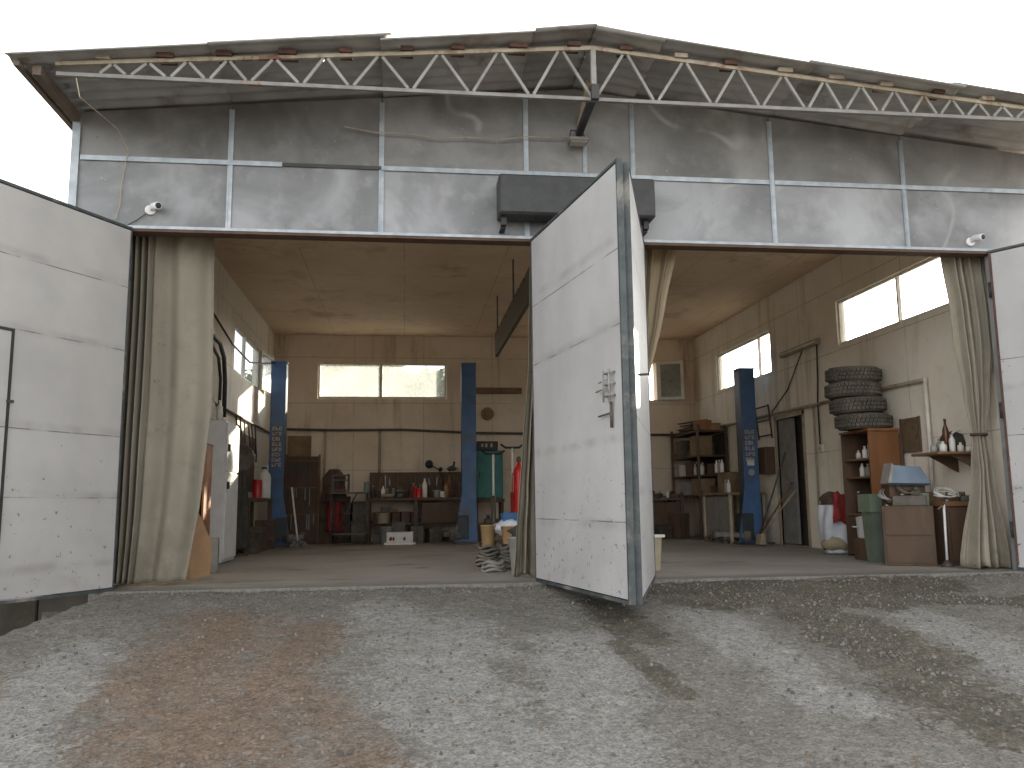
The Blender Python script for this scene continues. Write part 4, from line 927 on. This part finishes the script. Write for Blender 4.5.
t = thing('control_cabinet', 'teal painted metal cabinet on a dark stand behind the right lift post', 'cabinet', (.40, 7.85, 0))
MB().bbox(-.22,.24,-.16,.2,.72,1.54,.01).build('body', M['teal_paint'], t); d = MB().bbox(-.20,.22,-.178,-.1605,.74,1.52,.006).build('door', M['teal_paint'], t); MB().box(-.18,-.16,-.2,-.1785,1.08,1.18).build('handle', M['black_plastic'], d)
MB().box(-.24,.26,-.2,.22,.66,.719).build('stand_top', M['dark_wood'], t)
for x in (-.22,.22): MB().box(x-.025,x+.025,-.17,.18,0,.659).build('leg', M['dark_wood'], t)
t = thing('radio', 'black box with cream dial marks on top of the teal cabinet', 'radio', (.37, 7.82, 1.545)); MB().bbox(-.19,.19,-.1,.1,0,.16,.008).build('body', M['black_plastic'], t)
for x in (-.10,-.03,.06): MB().box(x,x+.035,-.104,-.1005,.06,.12).build('dial', M['decal'], t)  # plain cream plates on the front
for lb, x, y, h, mt in (('transmission stand with a black forked head nearest the teal cabinet', .26, 5.6, 1.36, 'tool_steel'), ('red based stand with a black forked head beside the red cylinder', .52, 5.4, 1.44, 'red_paint')):
    t = thing('support_stand', lb, 'stand', (x, y, 0), 0, 'forked stands')
    MB().tube([(0,0,.05),(0,0,h*.55)], .035).build('sleeve', M['red_cloth' if mt == 'red_paint' else 'grease_metal'], t); MB().tube([(0,0,h*.5),(0,0,h)], .017).build('pole', M['frame_white'], t)
    MB().tube([(-.17,0,h+.05),(-.10,0,h+.0),(.10,0,h+.0),(.17,0,h+.05)], .018, 6).build('fork', M['black_plastic'], t)
    for a in (0, 2.1, 4.2): MB().tube([(0,0,.10),(.22*math.cos(a),.22*math.sin(a),.015)], .014, 6).build('leg', M['grease_metal'], t)
t = thing('gas_cylinder', 'bright red gas cylinder beside the narrow curtain', 'cylinder', (.43, 4.0, 0))
MB().lathe((0,0,0), [(.060,0),(.068,.03),(.068,1.02),(.055,1.09),(.025,1.13),(.022,1.16)], 18).build('body', M['red_paint'], t)
MB().lathe((0,0,1.16), [(.028,0),(.03,.05),(.015,.07)], 12).build('valve', M['grease_metal'], t); MB().tube([(.0,-.03,1.18),(-.09,-.06,1.0),(-.1,-.07,.6)], .009, 6).build('hose', M['red_paint'], t)
# heap beside the centre pillar
t = thing('low_bench', 'dark low bench carrying the heap beside the centre pillar', 'bench', (.04, 1.9, 0))
MB().box(-.24,.20,-.18,.25,.26,.30).build('top', M['dark_wood'], t)
for x in (-.22,.18): MB().box(x-.02,x+.02,-.15,.22,0,.259).build('leg', M['dark_wood'], t)
t = MB().blob((.04,1.88,.375), .13, 16, .22, 6, (1.35,1.0,.62)); tag(t.build('plastic_sack', M['white_bag']), 'crumpled white sack on the low bench by the pillar', 'sack')
crate((.06,1.9,.44), .18, .13, .085, 'blue_plastic', 'blue plastic case on top of the white sack', .1, True, 'tool_case', 'case')
bucket((-.22,1.42,.22), .20, .075, 'tan_plastic', 'tan pot on the wire coil, left of its twin'); bucket((-.02,1.30,.24), .17, .085, 'tan_plastic', 'wider tan pot nearer the narrow curtain')
def coil(c, r0, label, n=7):
    t = MB()
    for i in range(n):
        r = r0*(1-.05*i); z = .02+.032*i; ox, oy = rnd.uniform(-.02,.02), rnd.uniform(-.02,.02)
        t.tube([(c[0]+ox+r*math.cos(a), c[1]+oy+r*math.sin(a), z+.012*math.sin(3*a+i)) for a in [2*PI*k/22 for k in range(23)]], .015, 6, False)
    return tag(t.build('cable_coil', M['black_rubber' if n > 6 else 'grey_plastic']), label, 'cable coil')
coil((-.22,1.42), .12, 'coil of dark cable under the left tan pot'); coil((-.02,1.30), .11, 'coil of dark cable under the wider tan pot', 7); coil((-.20,1.05), .10, 'low coil of grey cable nearest the threshold', 3)
bucket((.03,.78,0), .33, .13, 'grey_plastic', 'grey plastic bin at the foot of the narrow curtain', 'waste_bin', False)
t = MB().blob((.03,.80,.36), .11, 14, .3, 8, (1,1,.6)); tag(t.build('dark_rag', M['cloth_dark']), 'dark rag heaped in the grey plastic bin', 'rag')
t = thing('wooden_post_block', 'short cream timber upright leaning at the centre pillar in the right bay', 'timber', (1.27, .78, 0))
MB().prism([(-.025,0),(.035,0),(.06,.30),(-.045,.30)], .05, Matrix()).build('upright', M['burlap'], t); MB().box(-.075,.085,-.02,.07,.3005,.325).build('top_plate', M['frame_white'], t)

for i in range(9):
    x = -1.52+i*.075*2; crate((x, 8.02, .33), .11+.03*(i % 2), .2, .12+.05*((i*7) % 4), ('dark_wood','grease_metal','old_plywood','cloth_brown')[i % 4], ('dark wooden box at the back of the long bench under-shelf','greasy box at the back of the long bench under-shelf','plywood box at the back of the long bench under-shelf','brown cloth covered box at the back of the long bench under-shelf')[i % 4], 0, i % 2 == 0, group='boxes under the long bench %s' % ('of dark wood','of greasy metal','of plywood','in brown cloth')[i % 4])
for i in range(14):
    h = .12+.16*rnd.random(); x = -1.58+i*.115
    (can if i % 3 else bottle)((x, 8.12-.04*(i % 2), .75), h, .04, ('grease_metal','dark_wood','grey_plastic','green_plastic')[i % 4], 'dull can or bottle in the back row on the long workbench', group='cans and bottles at the back of the long workbench')
for i in range(5): crate((-1.45+i*.30, 7.72, 0), .22, .26, .16+.06*((i*3) % 4), 'grease_metal', 'dark greasy box on the floor under the long workbench', .1*i, i % 2 == 1, group='greasy boxes under the long workbench')
for i, (x, y, z, w_, h) in enumerate(((-2.42,8.15,0,.3,.42),(-2.1,8.2,0,.28,.5),(-1.8,8.2,0,.3,.36),(-2.4,8.15,.42,.26,.30),(-2.1,8.2,.5,.24,.28),(-1.82,8.2,.36,.26,.34))): crate((x, y, z), w_, .28, h, ('dark_wood','cloth_brown','grease_metal')[i % 3], ('dark wooden box in the pile behind the trolley table','brown box in the pile behind the trolley table','greasy box in the pile behind the trolley table')[i % 3], .06*(i-2), i % 2 == 0, group='pile of %s boxes behind the trolley' % ('dark wooden','brown','greasy')[i % 3])
for i in range(5): crate((-1.5+i*.155, 7.78, .33), .14, .2, .18+.05*((i*3) % 3), ('cloth_brown','dark_wood')[i % 2], ('dull brown box at the front of the long bench under-shelf','dark wooden box at the front of the long bench under-shelf')[i % 2], .05*i, i % 2 == 1, group=('dull boxes on the under-shelf front','wooden boxes on the under-shelf front')[i % 2])
for i, x in enumerate((.28, .55, .8)): crate((x, 7.5, 0), .24, .26, .30+.08*(i % 2), 'dark_wood', 'dark crate on the floor before the teal cabinet', .1*i, True, 'wooden_crate', 'crate', 'crates before the teal cabinet')
junk((.36,7.5,.30), .2, 'grease_metal', 'greasy casting on a crate before the teal cabinet', 2, None)
for i in range(6): MBt = MB().tube([(-3.33, 5.0+i*.3, 1.85), (-3.30, 5.02+i*.3, 1.6-.1*(i % 3)), (-3.31, 5.05+i*.3, 1.3)], .012, 6); tag(MBt.build('hanging_cable', M['grease_metal']), 'dark cable hanging from the left wall conduit over the tool board', 'cable', 'cables over the tool board')
# ------------------------------------------------------------------ right bay, back corner
t = thing('dark_bench', 'low greasy workbench along the back wall of the right bay', 'workbench', (3.1, 8.0, 0))
MB().bbox(-1.2,.75,-.35,.42,.66,.70,.006).build('top', M['grease_metal'], t); MB().box(-1.15,.70,-.25,.38,.2,.23).build('shelf', M['grease_metal'], t)
for x in (-1.15,-.2,.70):
    for y in (-.31,.38): MB().box(x-.03,x+.03,y-.03,y+.03,0,.659).build('leg', M['grease_metal'], t)
MB().box(-.1,.68,-.30,.32,.2305,.62).build('drawer_block', M['dark_wood'], t)
for i in range(12): junk((2.3+i*.125, 7.78+.12*(i % 3), .70), .08+.05*rnd.random(), 'grease_metal', 'greasy machine part on the low workbench of the right bay', i % 3, 'parts on the low right bay workbench')
for i in range(7): junk((2.4+i*.1, 7.85, .23), .15, 'grease_metal', 'greasy machine part under the low workbench of the right bay', (i+1) % 3, 'parts under the low right bay workbench')
bottle((3.55,7.7,.70), .14, .03, 'white_plastic', 'small white bottle on the low workbench of the right bay')
t = thing('storage_rack', 'tall cluttered metal shelf rack in the right bay corner', 'rack', (4.10, 7.6, 0))
for x in (-.24,.25):
    for y in (-.70,.70): MB().box(x-.018,x+.018,y-.018,y+.018,0,1.92).build('upright', M['grease_metal'], t)
for z in (.72,1.05,1.38,1.80): MB().box(-.26,.27,-.72,.72,z,z+.025).build('shelf', M['dark_wood'], t)
MB().box(.262,.275,-.70,.70,.75,1.79).build('back_sheet', M['grease_metal'], t)
t = MB()
for i in range(9): t.beam((3.84+rnd.random()*.3, 6.9+rnd.random()*.2, 1.84+i*.022), (3.80+rnd.random()*.4, 8.1+rnd.random()*.2, 1.85+i*.024), .07, .02)
tag(t.build('plank_stack', M['dark_wood']), 'untidy pile of dark planks on top of the shelf rack', 'planks')
crate((3.98,6.98,1.83), .22, .22, .16, 'orange_wood', 'orange box on top of the shelf rack', .2)
crate((4.20,7.1,1.83), .2, .24, .12, 'cardboard', 'flat brown box on the rack beside the orange box')
for i, (x, y, z, sx, sz, mt, lb) in enumerate(((3.98,7.85,1.405,.28,.30,'grease_metal','dark carton on the upper rack shelf'),(4.02,7.2,1.405,.30,.34,'old_plywood','plywood box on the upper rack shelf'),(4.0,7.9,1.075,.22,.2,'white_enamel','pale box with a dark front on the middle rack shelf'),(4.0,7.5,1.075,.24,.24,'dark_wood','dark box on the middle rack shelf'),(4.0,7.1,.745,.3,.26,'old_plywood','brown carton on the low rack shelf'),(4.0,7.7,.745,.3,.22,'grey_plastic','grey box on the low rack shelf'))):
    crate((x,y,z), sx, .3, sz, mt, lb, 0, i % 2 == 0)
for i in range(6): bottle((3.93+.05*(i % 2), 6.98+i*.075, 1.075), .17+.03*(i % 3), .028, ('white_plastic','bottle_clear','black_plastic')[i % 3], ('white bottle in the row on the middle rack shelf','clear bottle in the row on the middle rack shelf','black bottle in the row on the middle rack shelf')[i % 3], group=('white bottles on the rack','clear bottles on the rack','black bottles on the rack')[i % 3])
for i in range(11):
    z = (.745, 1.075, 1.405)[i % 3]; y = 6.98+.125*i
    crate((4.16, y, z), .18, .115, .14+.05*((i*5) % 4), ('dark_wood','grease_metal','old_plywood')[(i//2) % 3], ('dark wooden box at the back of a storage rack shelf','greasy box at the back of a storage rack shelf','plywood box at the back of a storage rack shelf')[(i//2) % 3], 0, i % 2 == 0, group='boxes at the back of the storage rack %s' % ('of dark wood','of greasy metal','of plywood')[(i//2) % 3])
for i in range(8): junk((3.92, 6.98+i*.17, (.745,1.405)[i % 2]), .12, 'grease_metal', 'greasy part at the front of a storage rack shelf', i % 3, 'parts on the storage rack')
for i in range(10): junk((2.95+.13*i, 7.9-.1*(i % 2), .70), .17, ('dark_wood','grease_metal')[i % 2], ('large dark casting piled on the low right bay workbench','large greasy casting piled on the low right bay workbench')[i % 2], (i+2) % 3, ('dark castings on the low workbench','greasy castings on the low workbench')[i % 2])
for i in range(6): crate((2.1+i*.32, 7.55, 0), .24, .24, .22+.07*((i*3) % 4), ('grease_metal','dark_wood')[i % 2], ('greasy box on the floor before the low right bay workbench','dark crate on the floor before the low right bay workbench')[i % 2], .1*i, True, group=('greasy boxes before the low workbench','dark crates before the low workbench')[i % 2])
t = thing('steel_table', 'plywood topped table with a sheet front beside the right lift', 'table', (4.08, 6.0, 0))
MB().bbox(-.30,.28,-.60,.60,.72,.76,.006).build('top', M['old_plywood'], t)
for x in (-.27,.25):
    for y in (-.56,.56): MB().box(x-.02,x+.02,y-.02,y+.02,0,.719).build('leg', M['pipe_paint'], t)
MB().box(-.262,-.25,-.54,.54,.05,.70).build('front_sheet', M['grey_plastic'], t); MB().box(-.25,.27,-.58,.58,.03,.05).build('shelf', M['grease_metal'], t)
crate((4.10,6.1,.76), .30, .40, .32, 'old_plywood', 'large plywood case on the table beside the right lift', 0, False)
for i in range(5): bottle((3.92,5.75+i*.12,1.08 if i > 1 else .76), .20, .03, ('white_plastic','grey_plastic')[i % 2], ('white bottle standing by the large plywood case','grey bottle standing by the large plywood case')[i % 2], group=('white bottles by the plywood case','grey bottles by the plywood case')[i % 2])
for i in range(6): junk((3.72+.05*(i % 2), 5.45+i*.17, .0), .13, 'grease_metal', 'greasy part on the floor at the foot of the right lift', i % 3, 'parts at the right lift foot')
t = thing('step_frame', 'rusty steel frame hung on the wall right of the right lift post', 'frame', (XR, 5.28, 1.55))
for y in (-.24,.24): MB().tube([(-.05,y,0),(-.09,y,.5)], .014).build('rail', M['rust'], t)
for z in (.05,.27,.48): MB().tube([(-.05-.08*z,-.24,z),(-.05-.08*z,.24,z)], .012).build('rung', M['rust'], t)
t = MB().bbox(XR-.16, XR-.001, 5.08, 5.42, 1.02, 1.42, .008); tag(t.build('fuse_box', M['dark_wood']), 'dark fuse box on the wall right of the right lift post', 'fuse box')
for k, (lb, a, b_, mt) in enumerate((('dark long handled broom leaning at the wall left of the side door', (4.02,4.90,.02), (4.34,4.60,1.32), 'grease_metal'), ('pale broom handle leaning left of the side door', (3.98,4.80,.02), (4.33,4.45,.85), 'wood'), ('shortest pale stick leaning left of the side door', (3.96,4.72,.02), (4.34,4.32,.78), 'burlap'))):
    t = thing('broom', lb, 'broom', a, 0, 'brooms by the side door'); A_, B_ = Vector(a), Vector(b_)
    MB().tube([(0,0,.12), tuple(B_-A_)], .013).build('handle', M[mt], t); MB().prism([(-.05,.0),(.05,.0),(.02,.14),(-.02,.14)], .16, Matrix.Translation((0,-.08,0))).build('bristles', M['burlap' if k else 'grease_metal'], t)

# ------------------------------------------------------------------ right wall, front half
def tyre(loc, r, w, label, rx=0.0, rz=0.0):
    t = thing('tyre', label, 'tyre', loc, rz, 'car tyres stacked on the cabinet'); t.rotation_euler = (rx, 0, rz)
    prof = [(r*.60,.02),(r*.66,.0),(r*.90,.004),(r*.965,.022),(r*.985,.04),(r*.985,w-.04),(r*.965,w-.022),(r*.90,w-.004),(r*.66,w),(r*.60,w-.02),(r*.58,w/2),(r*.60,.02)]
    MB().lathe((0,0,0), prof, 40, None, False).build('carcass', M['black_rubber'], t); b = MB()
    for k in range(44):
        a = 2*PI*k/44
        for q, (z0, z1) in enumerate(((.03,.065),(.072,w-.072),(w-.065,w-.03))):
            m = Matrix.Rotation(a+.05*q, 4, 'Z') @ Matrix.Translation((r*.975,0,0)); b.box(-.01,.022,-.018,.018,z0,z1,m)
    b.build('tread', M['black_rubber'], t); return t
TC = (4.06, 2.05)
for i, (dx, dy, lb) in enumerate(((.02,-.04,'bottom tyre of the stack on the orange cabinet'),(-.01,.0,'second tyre from the bottom of the stack on the cabinet'),(-.02,.07,'third tyre up in the stack on the cabinet'),(.0,.08,'topmost tyre of the stack under the right window'))):
    tyre((TC[0]+dx, TC[1]+dy, 1.40+i*.182), .29, .178, lb, R_((1,-1,1.5,-3)[i]), i*1.1)
t = thing('wood_cabinet', 'orange brown wooden cabinet with an open front below the tyre stack', 'cabinet', (4.25, 2.05, 0))
MB().box(-.27,.08,.28,.30,0,1.37).build('side_panel', M['dark_wood'], t); MB().box(-.27,.08,-.30,-.28,0,1.37).build('side_panel', M['orange_wood'], t)
MB().box(-.28,.09,-.32,.32,1.371,1.395).build('top', M['orange_wood'], t); MB().box(.06,.08,-.28,.28,.02,1.37).build('back_panel', M['dark_wood'], t)
for z in (.45,.86,1.06): MB().box(-.25,.06,-.28,.28,z,z+.02).build('shelf', M['wood'], t)
MB().box(-.27,-.251,-.28,.28,.02,.44).build('front_panel', M['dark_wood'], t)
MB().box(.0805,.12,-.31,-.02,0,1.32).build('back_post', M['dark_wood'], t)
for (y, z, h, mt, lb) in ((2.02,1.08,.14,'white_plastic','white jar on the upper cabinet shelf'),(2.16,1.08,.10,'bottle_clear','clear jar on the upper cabinet shelf'),(1.90,1.08,.22,'bottle_clear','clear bottle at the right of the upper cabinet shelf'),(2.10,.88,.15,'white_plastic','white bottle on the lower cabinet shelf'),(1.98,.88,.14,'grey_plastic','grey tin on the lower cabinet shelf'),(2.22,.47,.25,'brown_glass','brown bottle low in the cabinet')):
    bottle((4.08,y,z), h, .03, mt, lb)
t = thing('wall_mirror', 'brown framed panel on the white right wall beside the pipe', 'mirror', (XR, 1.61, 1.31))
MB().box(-.02,-.001,-.165,.165,-.185,.185).build('plate', M['mirror_brown'], t)
for y in (-.175,.165): MB().box(-.026,-.001,y,y+.012,-.19,.19).build('frame', M['dark_wood'], t)
t = MB().bbox(3.90,4.36,.42,1.30,.0,.60,.01); 
t = thing('desk', 'brown wooden desk with a panel front at the right curtain', 'desk', (3.76, .68, 0), R_(-30))
MB().bbox(-.27,.18,-.02,.26,0,.56,.006).build('carcass', M['desk_wood'], t); MB().box(-.245,.155,-.032,-.0205,.03,.26).build('panel', M['desk_wood'], t); MB().box(-.245,.155,-.032,-.0205,.29,.535).build('panel', M['desk_wood'], t)
t = thing('work_table', 'dark drawer table behind the right curtain', 'table', (4.23, .60, 0))
MB().bbox(-.17,.165,-.0,.58,.0,.55,.006).build('carcass', M['dark_wood'], t); MB().bbox(-.19,.168,-.02,.60,.551,.60,.006).build('top', M['wood'], t)
MB().box(-.15,.15,-.012,-.0005,.04,.50).build('front', M['dark_wood'], t)
crate((4.24,.95,.60), .28, .26, .085, 'old_plywood', 'flat brown box on the dark drawer table', .05)
t = thing('engine_cover', 'blue grey car panel lying tilted on the desk', 'car panel', (3.80, .92, .80))
MB().prism([(-.20,-.02),(.20,-.03),(.155,.15),(-.135,.17),(-.16,.14)], .05, Matrix.Translation((0,-.18,0)) @ Matrix.Rotation(R_(-25),4,'X')).build('panel', M['blue_grey_paint'], t)
MB().prism([(-.24,-.02),(-.205,-.02),(-.165,.15),(-.19,.17)], .14, Matrix.Translation((0,-.20,0))).build('edge', M['grey_plastic'], t)
MB().box(-.17,.2,-.1,.05,-.235,-.03).build('support', M['dark_wood'], t)
crate((3.79,.77,.56), .30, .17, .10, 'grease_metal', 'dark greasy tray on the desk front', R_(-30), False, 'tray', 'tray')
crate((3.91,.72,.56), .07, .08, .12, 'green_plastic', 'small green box on the desk front', .2, False, 'plastic_box', 'box')
def loops(c, n, r, mat, label, seed):
    q = random.Random(seed); t = MB()
    for i in range(n):
        a0 = q.random()*6; rr = r*q.uniform(.6,1.1); tilt = q.uniform(.2,1.0)
        t.tube([(c[0]+rr*math.cos(a0+a), c[1]+rr*.7*math.sin(a0+a), c[2]+.02+tilt*.06*(1+math.sin(a+a0))) for a in [4.5*k/14 for k in range(15)]], .006, 5)
    return tag(t.build('cable_tangle', M[mat]), label, 'cable')
for i, (x, y, z, k, sz) in enumerate(((3.62,.86,.56,1,.11),(3.70,.97,.56,2,.12),(3.95,.80,.56,0,.10),(3.83,.74,.66,2,.10),(3.75,.80,.66,1,.12),(4.12,.66,.60,1,.12),(4.30,.68,.60,2,.12))): junk((x,y,z), sz, 'grease_metal', 'greasy part among the wires on the desk and drawer table', k, 'parts on the desk by the right curtain')
loops((3.68,.86,.57), 8, .10, 'cloth_brown', 'tangle of brown hoses on the desk', 11)
crate((4.05,1.42,0), .26, .26, .58, 'dark_wood', 'dark box between the green bin and the right wall', .1)
loops((4.16,.74,.62), 8, .11, 'white_plastic', 'tangle of white wires on the drawer table', 2); loops((3.66,.88,.60), 9, .10, 'grey_plastic', 'tangle of grey wires at the left end of the desk', 3)
loops((3.79,.78,.66), 7, .10, 'black_rubber', 'tangle of dark hoses on the greasy tray', 5)
t = thing('white_strut', 'thin white bar standing in front of the desk', 'bar', (3.97, .52, 0)); MB().tube([(.0,0,.06),(.03,.03,.57)], .012, 6).build('bar', M['camera_white'], t); MB().lathe((0,0,0), [(.06,0),(.055,.02),(.015,.06)], 12).build('foot', M['grease_metal'], t); MB().tube([(.03,.03,.57),(-.05,.0,.53)], .010, 6).build('grip', M['wood'], t)
t = thing('wall_shelf', 'short wooden wall shelf crowded with bottles beside the right curtain', 'shelf', (XR, .62, 1.04))
MB().bbox(-.46,-.001,-.14,.30,0,.025,.004).build('board', M['wood'], t)
for y in (-.08,.24): MB().prism([(-.30,-.001),(0,-.001),(0,-.16)], .02, Matrix.Translation((-.002,y,0))).build('bracket', M['dark_wood'], t)
for (x, y, h, r, mt, cp, lb) in ((3.99,.62,.08,.03,'grey_plastic','grey_plastic','grey jar at the left end of the wall shelf'),(4.06,.58,.10,.035,'white_plastic','white_plastic','round white jar on the wall shelf'),(4.09,.68,.13,.03,'green_plastic','red_paint','green bottle with a red cap on the wall shelf'),(4.17,.60,.18,.028,'white_plastic','green_plastic','white and green bottle on the wall shelf'),(4.18,.70,.33,.03,'brown_glass','dark_wood','tall brown bottle on the wall shelf'),(4.24,.58,.09,.03,'bottle_clear','white_plastic','clear jar on the wall shelf near the bag'),(4.31,.56,.07,.03,'bottle_clear','white_plastic','low clear jar at the right of the wall shelf')):
    bottle((x,y,1.065), h, r, mt, lb, cp)
t = thing('tool_bag', 'dark rounded bag with a pale strap on the wall shelf', 'bag', (4.30, .78, 1.065)); MB().blob((0,0,.10), .135, 16, .08, 3, (1.1,.55,.85)).build('body', M['cloth_dark'], t); MB().tube([(-.08,-.08,.16),(-.04,-.09,.205),(.02,-.09,.215)], .011, 6).build('strap', M['frame_white'], t)
# side of the wall: bag, bin, pot
t = thing('laundry_sack', 'white sack with a red checked cloth hanging over it by the cabinet', 'sack', (4.02, 2.66, 0))
def sk(u, v):
    a = u*2*PI; w = .165+.03*math.sin(v*PI) ; q = 1+.10*math.sin(a*5+v*2)+.18*noise.noise(Vector((math.cos(a)*1.5, math.sin(a)*1.5, v*2)))
    if v > .85: w *= .9
    return (w*q*math.cos(a), w*.8*q*math.sin(a), .56*(1-v)+.01)
MB().grid(sk, 48, 20).build('sack_body', M['white_bag'], t, solid=.005); MB().blob((-.03,-.02,.13), .165, 16, .15, 3, (1.1,.9,.7)).build('lower_sack', M['burlap'], t)
MB().blob((.02,.0,.60), .16, 16, .2, 7, (1.2,.9,.7)).build('cloth_heap', M['cloth_brown'], t)
def rd(u, v):
    return (-.10+.15*u+.06*v*(u-.5), -.16-.02*math.sin(u*7)-.03*v+.02*noise.noise(Vector((u*3,v*3,1))), .70-.34*v+.03*math.sin(u*5))
MB().grid(rd, 14, 14).build('checked_cloth', M['red_cloth'], t, solid=.004); MB().blob((.17,-.10,.62), .085, 12, .3, 9, (1,.7,1.0)).build('patterned_cloth', M['burlap'], t); MB().blob((.22,-.05,.74), .06, 12, .3, 4, (.7,.6,1.5)).build('red_cloth', M['red_cloth'], t)
t = MB().bbox(4.10,4.30,2.42,2.72,.0,.62,.008); tag(t.build('panel_offcut', M['side_boards']), 'beige board upright between the sack and the cabinet', 'board')
t = thing('waste_bin', 'tall green plastic bin in front of the wooden cabinet', 'bin', (3.715, 1.26, 0))
MB().add([(x*s, y*s, z) for z, s in ((0,.075),(.50,.095)) for x, y in ((-1,-1),(1,-1),(1,1),(-1,1))], [(3,2,1,0),(0,1,5,4),(1,2,6,5),(2,3,7,6),(3,0,4,7)]).build('body', M['green_plastic'], t)
MB().box(-.115,.115,-.115,.115,.50,.68).build('lid', M['green_plastic'], t)
crate((4.02,1.40,.583), .2, .14, .14, 'cardboard', 'small carton on the dark box behind the green bin', .2, False)
t = thing('enamel_pot', 'white lidded pot on a low block beside the green bin', 'pot', (4.02, 2.02, .24)) if False else thing('enamel_pot', 'white lidded pot on a low block beside the green bin', 'pot', (3.81, 1.60, .22))
MB().lathe((0,0,0), [(.085,0),(.10,.015),(.105,.20),(.11,.21)], 20).build('body', M['white_enamel'], t); MB().lathe((0,0,.2105), [(.112,0),(.105,.012),(.03,.03),(.02,.045)], 20).build('lid', M['white_enamel'], t); MB().tube([(-.10,0,.12),(-.15,0,.125),(-.15,.03,.125),(-.10,.03,.12)], .008, 6).build('handle', M['white_enamel'], t)
crate((3.81,1.60,0), .20, .22, .22, 'dark_wood', 'dark wooden block under the white pot', 0, False, 'wooden_block', 'block')

# ------------------------------------------------------------------ trees beyond the back windows
def tree(x, y, h, cr, n, seed, label, lean=0):
    t = thing('tree', label, 'tree', (x, y, -.15), 0, 'trees behind the garage'); q = random.Random(seed)
    k = MB().tube([(0,0,0),(.05,.02,h*.3),(.0+lean*.5,.05,h*.6),(lean,0,h*.9)], [h*.03,h*.024,h*.015,.01], 8)
    cl = []
    for i in range(13):
        a = q.random()*6.28; z = h*q.uniform(.35,.95); d = cr*q.uniform(.3,1)*(1.1-.5*z/h)
        c = Vector((d*math.cos(a)+lean*z/h, d*math.sin(a), z)); cl.append((c, cr*q.uniform(.28,.5)))
        k.tube([(lean*.4*z/h, 0, z*.6), tuple(c*.6+Vector((0,0,z*.3))), tuple(c)], [h*.009,h*.006,.006], 5)
    k.build('trunk', M['bark'], t); f = MB()
    for i in range(n):
        c, r = q.choice(cl); d = Vector((q.gauss(0,1), q.gauss(0,1), q.gauss(0,.8))).normalized()*r*q.random()**.45; p = c + d
        u = Vector((q.gauss(0,1), q.gauss(0,1), q.gauss(0,1))).normalized(); w = u.orthogonal().normalized(); s = q.uniform(.07,.15)
        f.add([p-u*s, p+w*s*.5, p+u*s, p-w*s*.5], [(0,1,2,3)])
    f.build('crown', M['foliage'], t)
tree(-2.75, 17.5, 5.5, 1.75, 12000, 1, 'leafy tree seen through the left pane of the back window')
tree(-.6, 18.5, 4.75, 1.7, 9000, 2, 'lower tree seen through the right pane of the back window')
tree(5.95, 12.0, 4.9, .72, 4000, 3, 'small tree seen past the open casement')  # crown placed and sized to keep the sun off the shelf unit's side
tree(-6.9, 25.0, 6.2, 1.7, 4000, 4, 'tall tree seen through the left side window')

# ------------------------------------------------------------------ camera, sky, sun
cam = bpy.data.cameras.new('camera'); co = bpy.data.objects.new('camera', cam); COL.objects.link(co)
Rv, Uv, Fv = Vector((.9924537,-.12210819,-.01119088)), Vector((-.00606312,-.14002169,.99012987)), Vector((.12246994,.98259021,.1397054))
mw = Matrix((( Rv.x,Uv.x,-Fv.x,-1.0173),(Rv.y,Uv.y,-Fv.y,-7.0),(Rv.z,Uv.z,-Fv.z,.61608),(0,0,0,1)))
co.matrix_world = mw
cam.sensor_width = 36; cam.lens = 853.94/1024*36; cam.clip_start = .05; cam.clip_end = 2000; sc.camera = co

EL = 12.9; AZ = math.atan2(.672, .74)          # sun low behind the building, to the right
w = bpy.data.worlds.new('World'); sc.world = w; w.use_nodes = True; nt = w.node_tree
bg = nt.nodes['Background']; sky = nt.nodes.new('ShaderNodeTexSky'); sky.sky_type = 'NISHITA'; sky.sun_disc = False
sky.sun_elevation = R_(EL); sky.sun_rotation = AZ; sky.dust_density = 2.0; sky.air_density = 1.0; sky.ozone_density = 1.0
hs = nt.nodes.new('ShaderNodeHueSaturation'); hs.inputs['Saturation'].default_value = .10
nt.links.new(sky.outputs[0], hs.inputs['Color']); nt.links.new(hs.outputs[0], bg.inputs[0]); bg.inputs[1].default_value = .15
sun = bpy.data.lights.new('sun', 'SUN'); sun.energy = 5.0; sun.angle = R_(.5); sun.color = (1.0,.86,.68)
so = bpy.data.objects.new('sun', sun); COL.objects.link(so)
sd_ = Vector((math.sin(AZ)*math.cos(R_(EL)), math.cos(AZ)*math.cos(R_(EL)), math.sin(R_(EL))))
so.rotation_euler = sd_.to_track_quat('Z', 'Y').to_euler(); so.location = (8, 10, 8)

sc.render.engine = 'CYCLES'
sc.view_settings.view_transform = 'Standard'; sc.view_settings.look = 'None'; sc.view_settings.exposure = 2.4; sc.view_settings.gamma = 1
cy = sc.cycles; cy.max_bounces = 14; cy.diffuse_bounces = 11; cy.glossy_bounces = 3; cy.transmission_bounces = 6; cy.transparent_max_bounces = 12
cy.use_denoising = True; cy.sample_clamp_indirect = 8
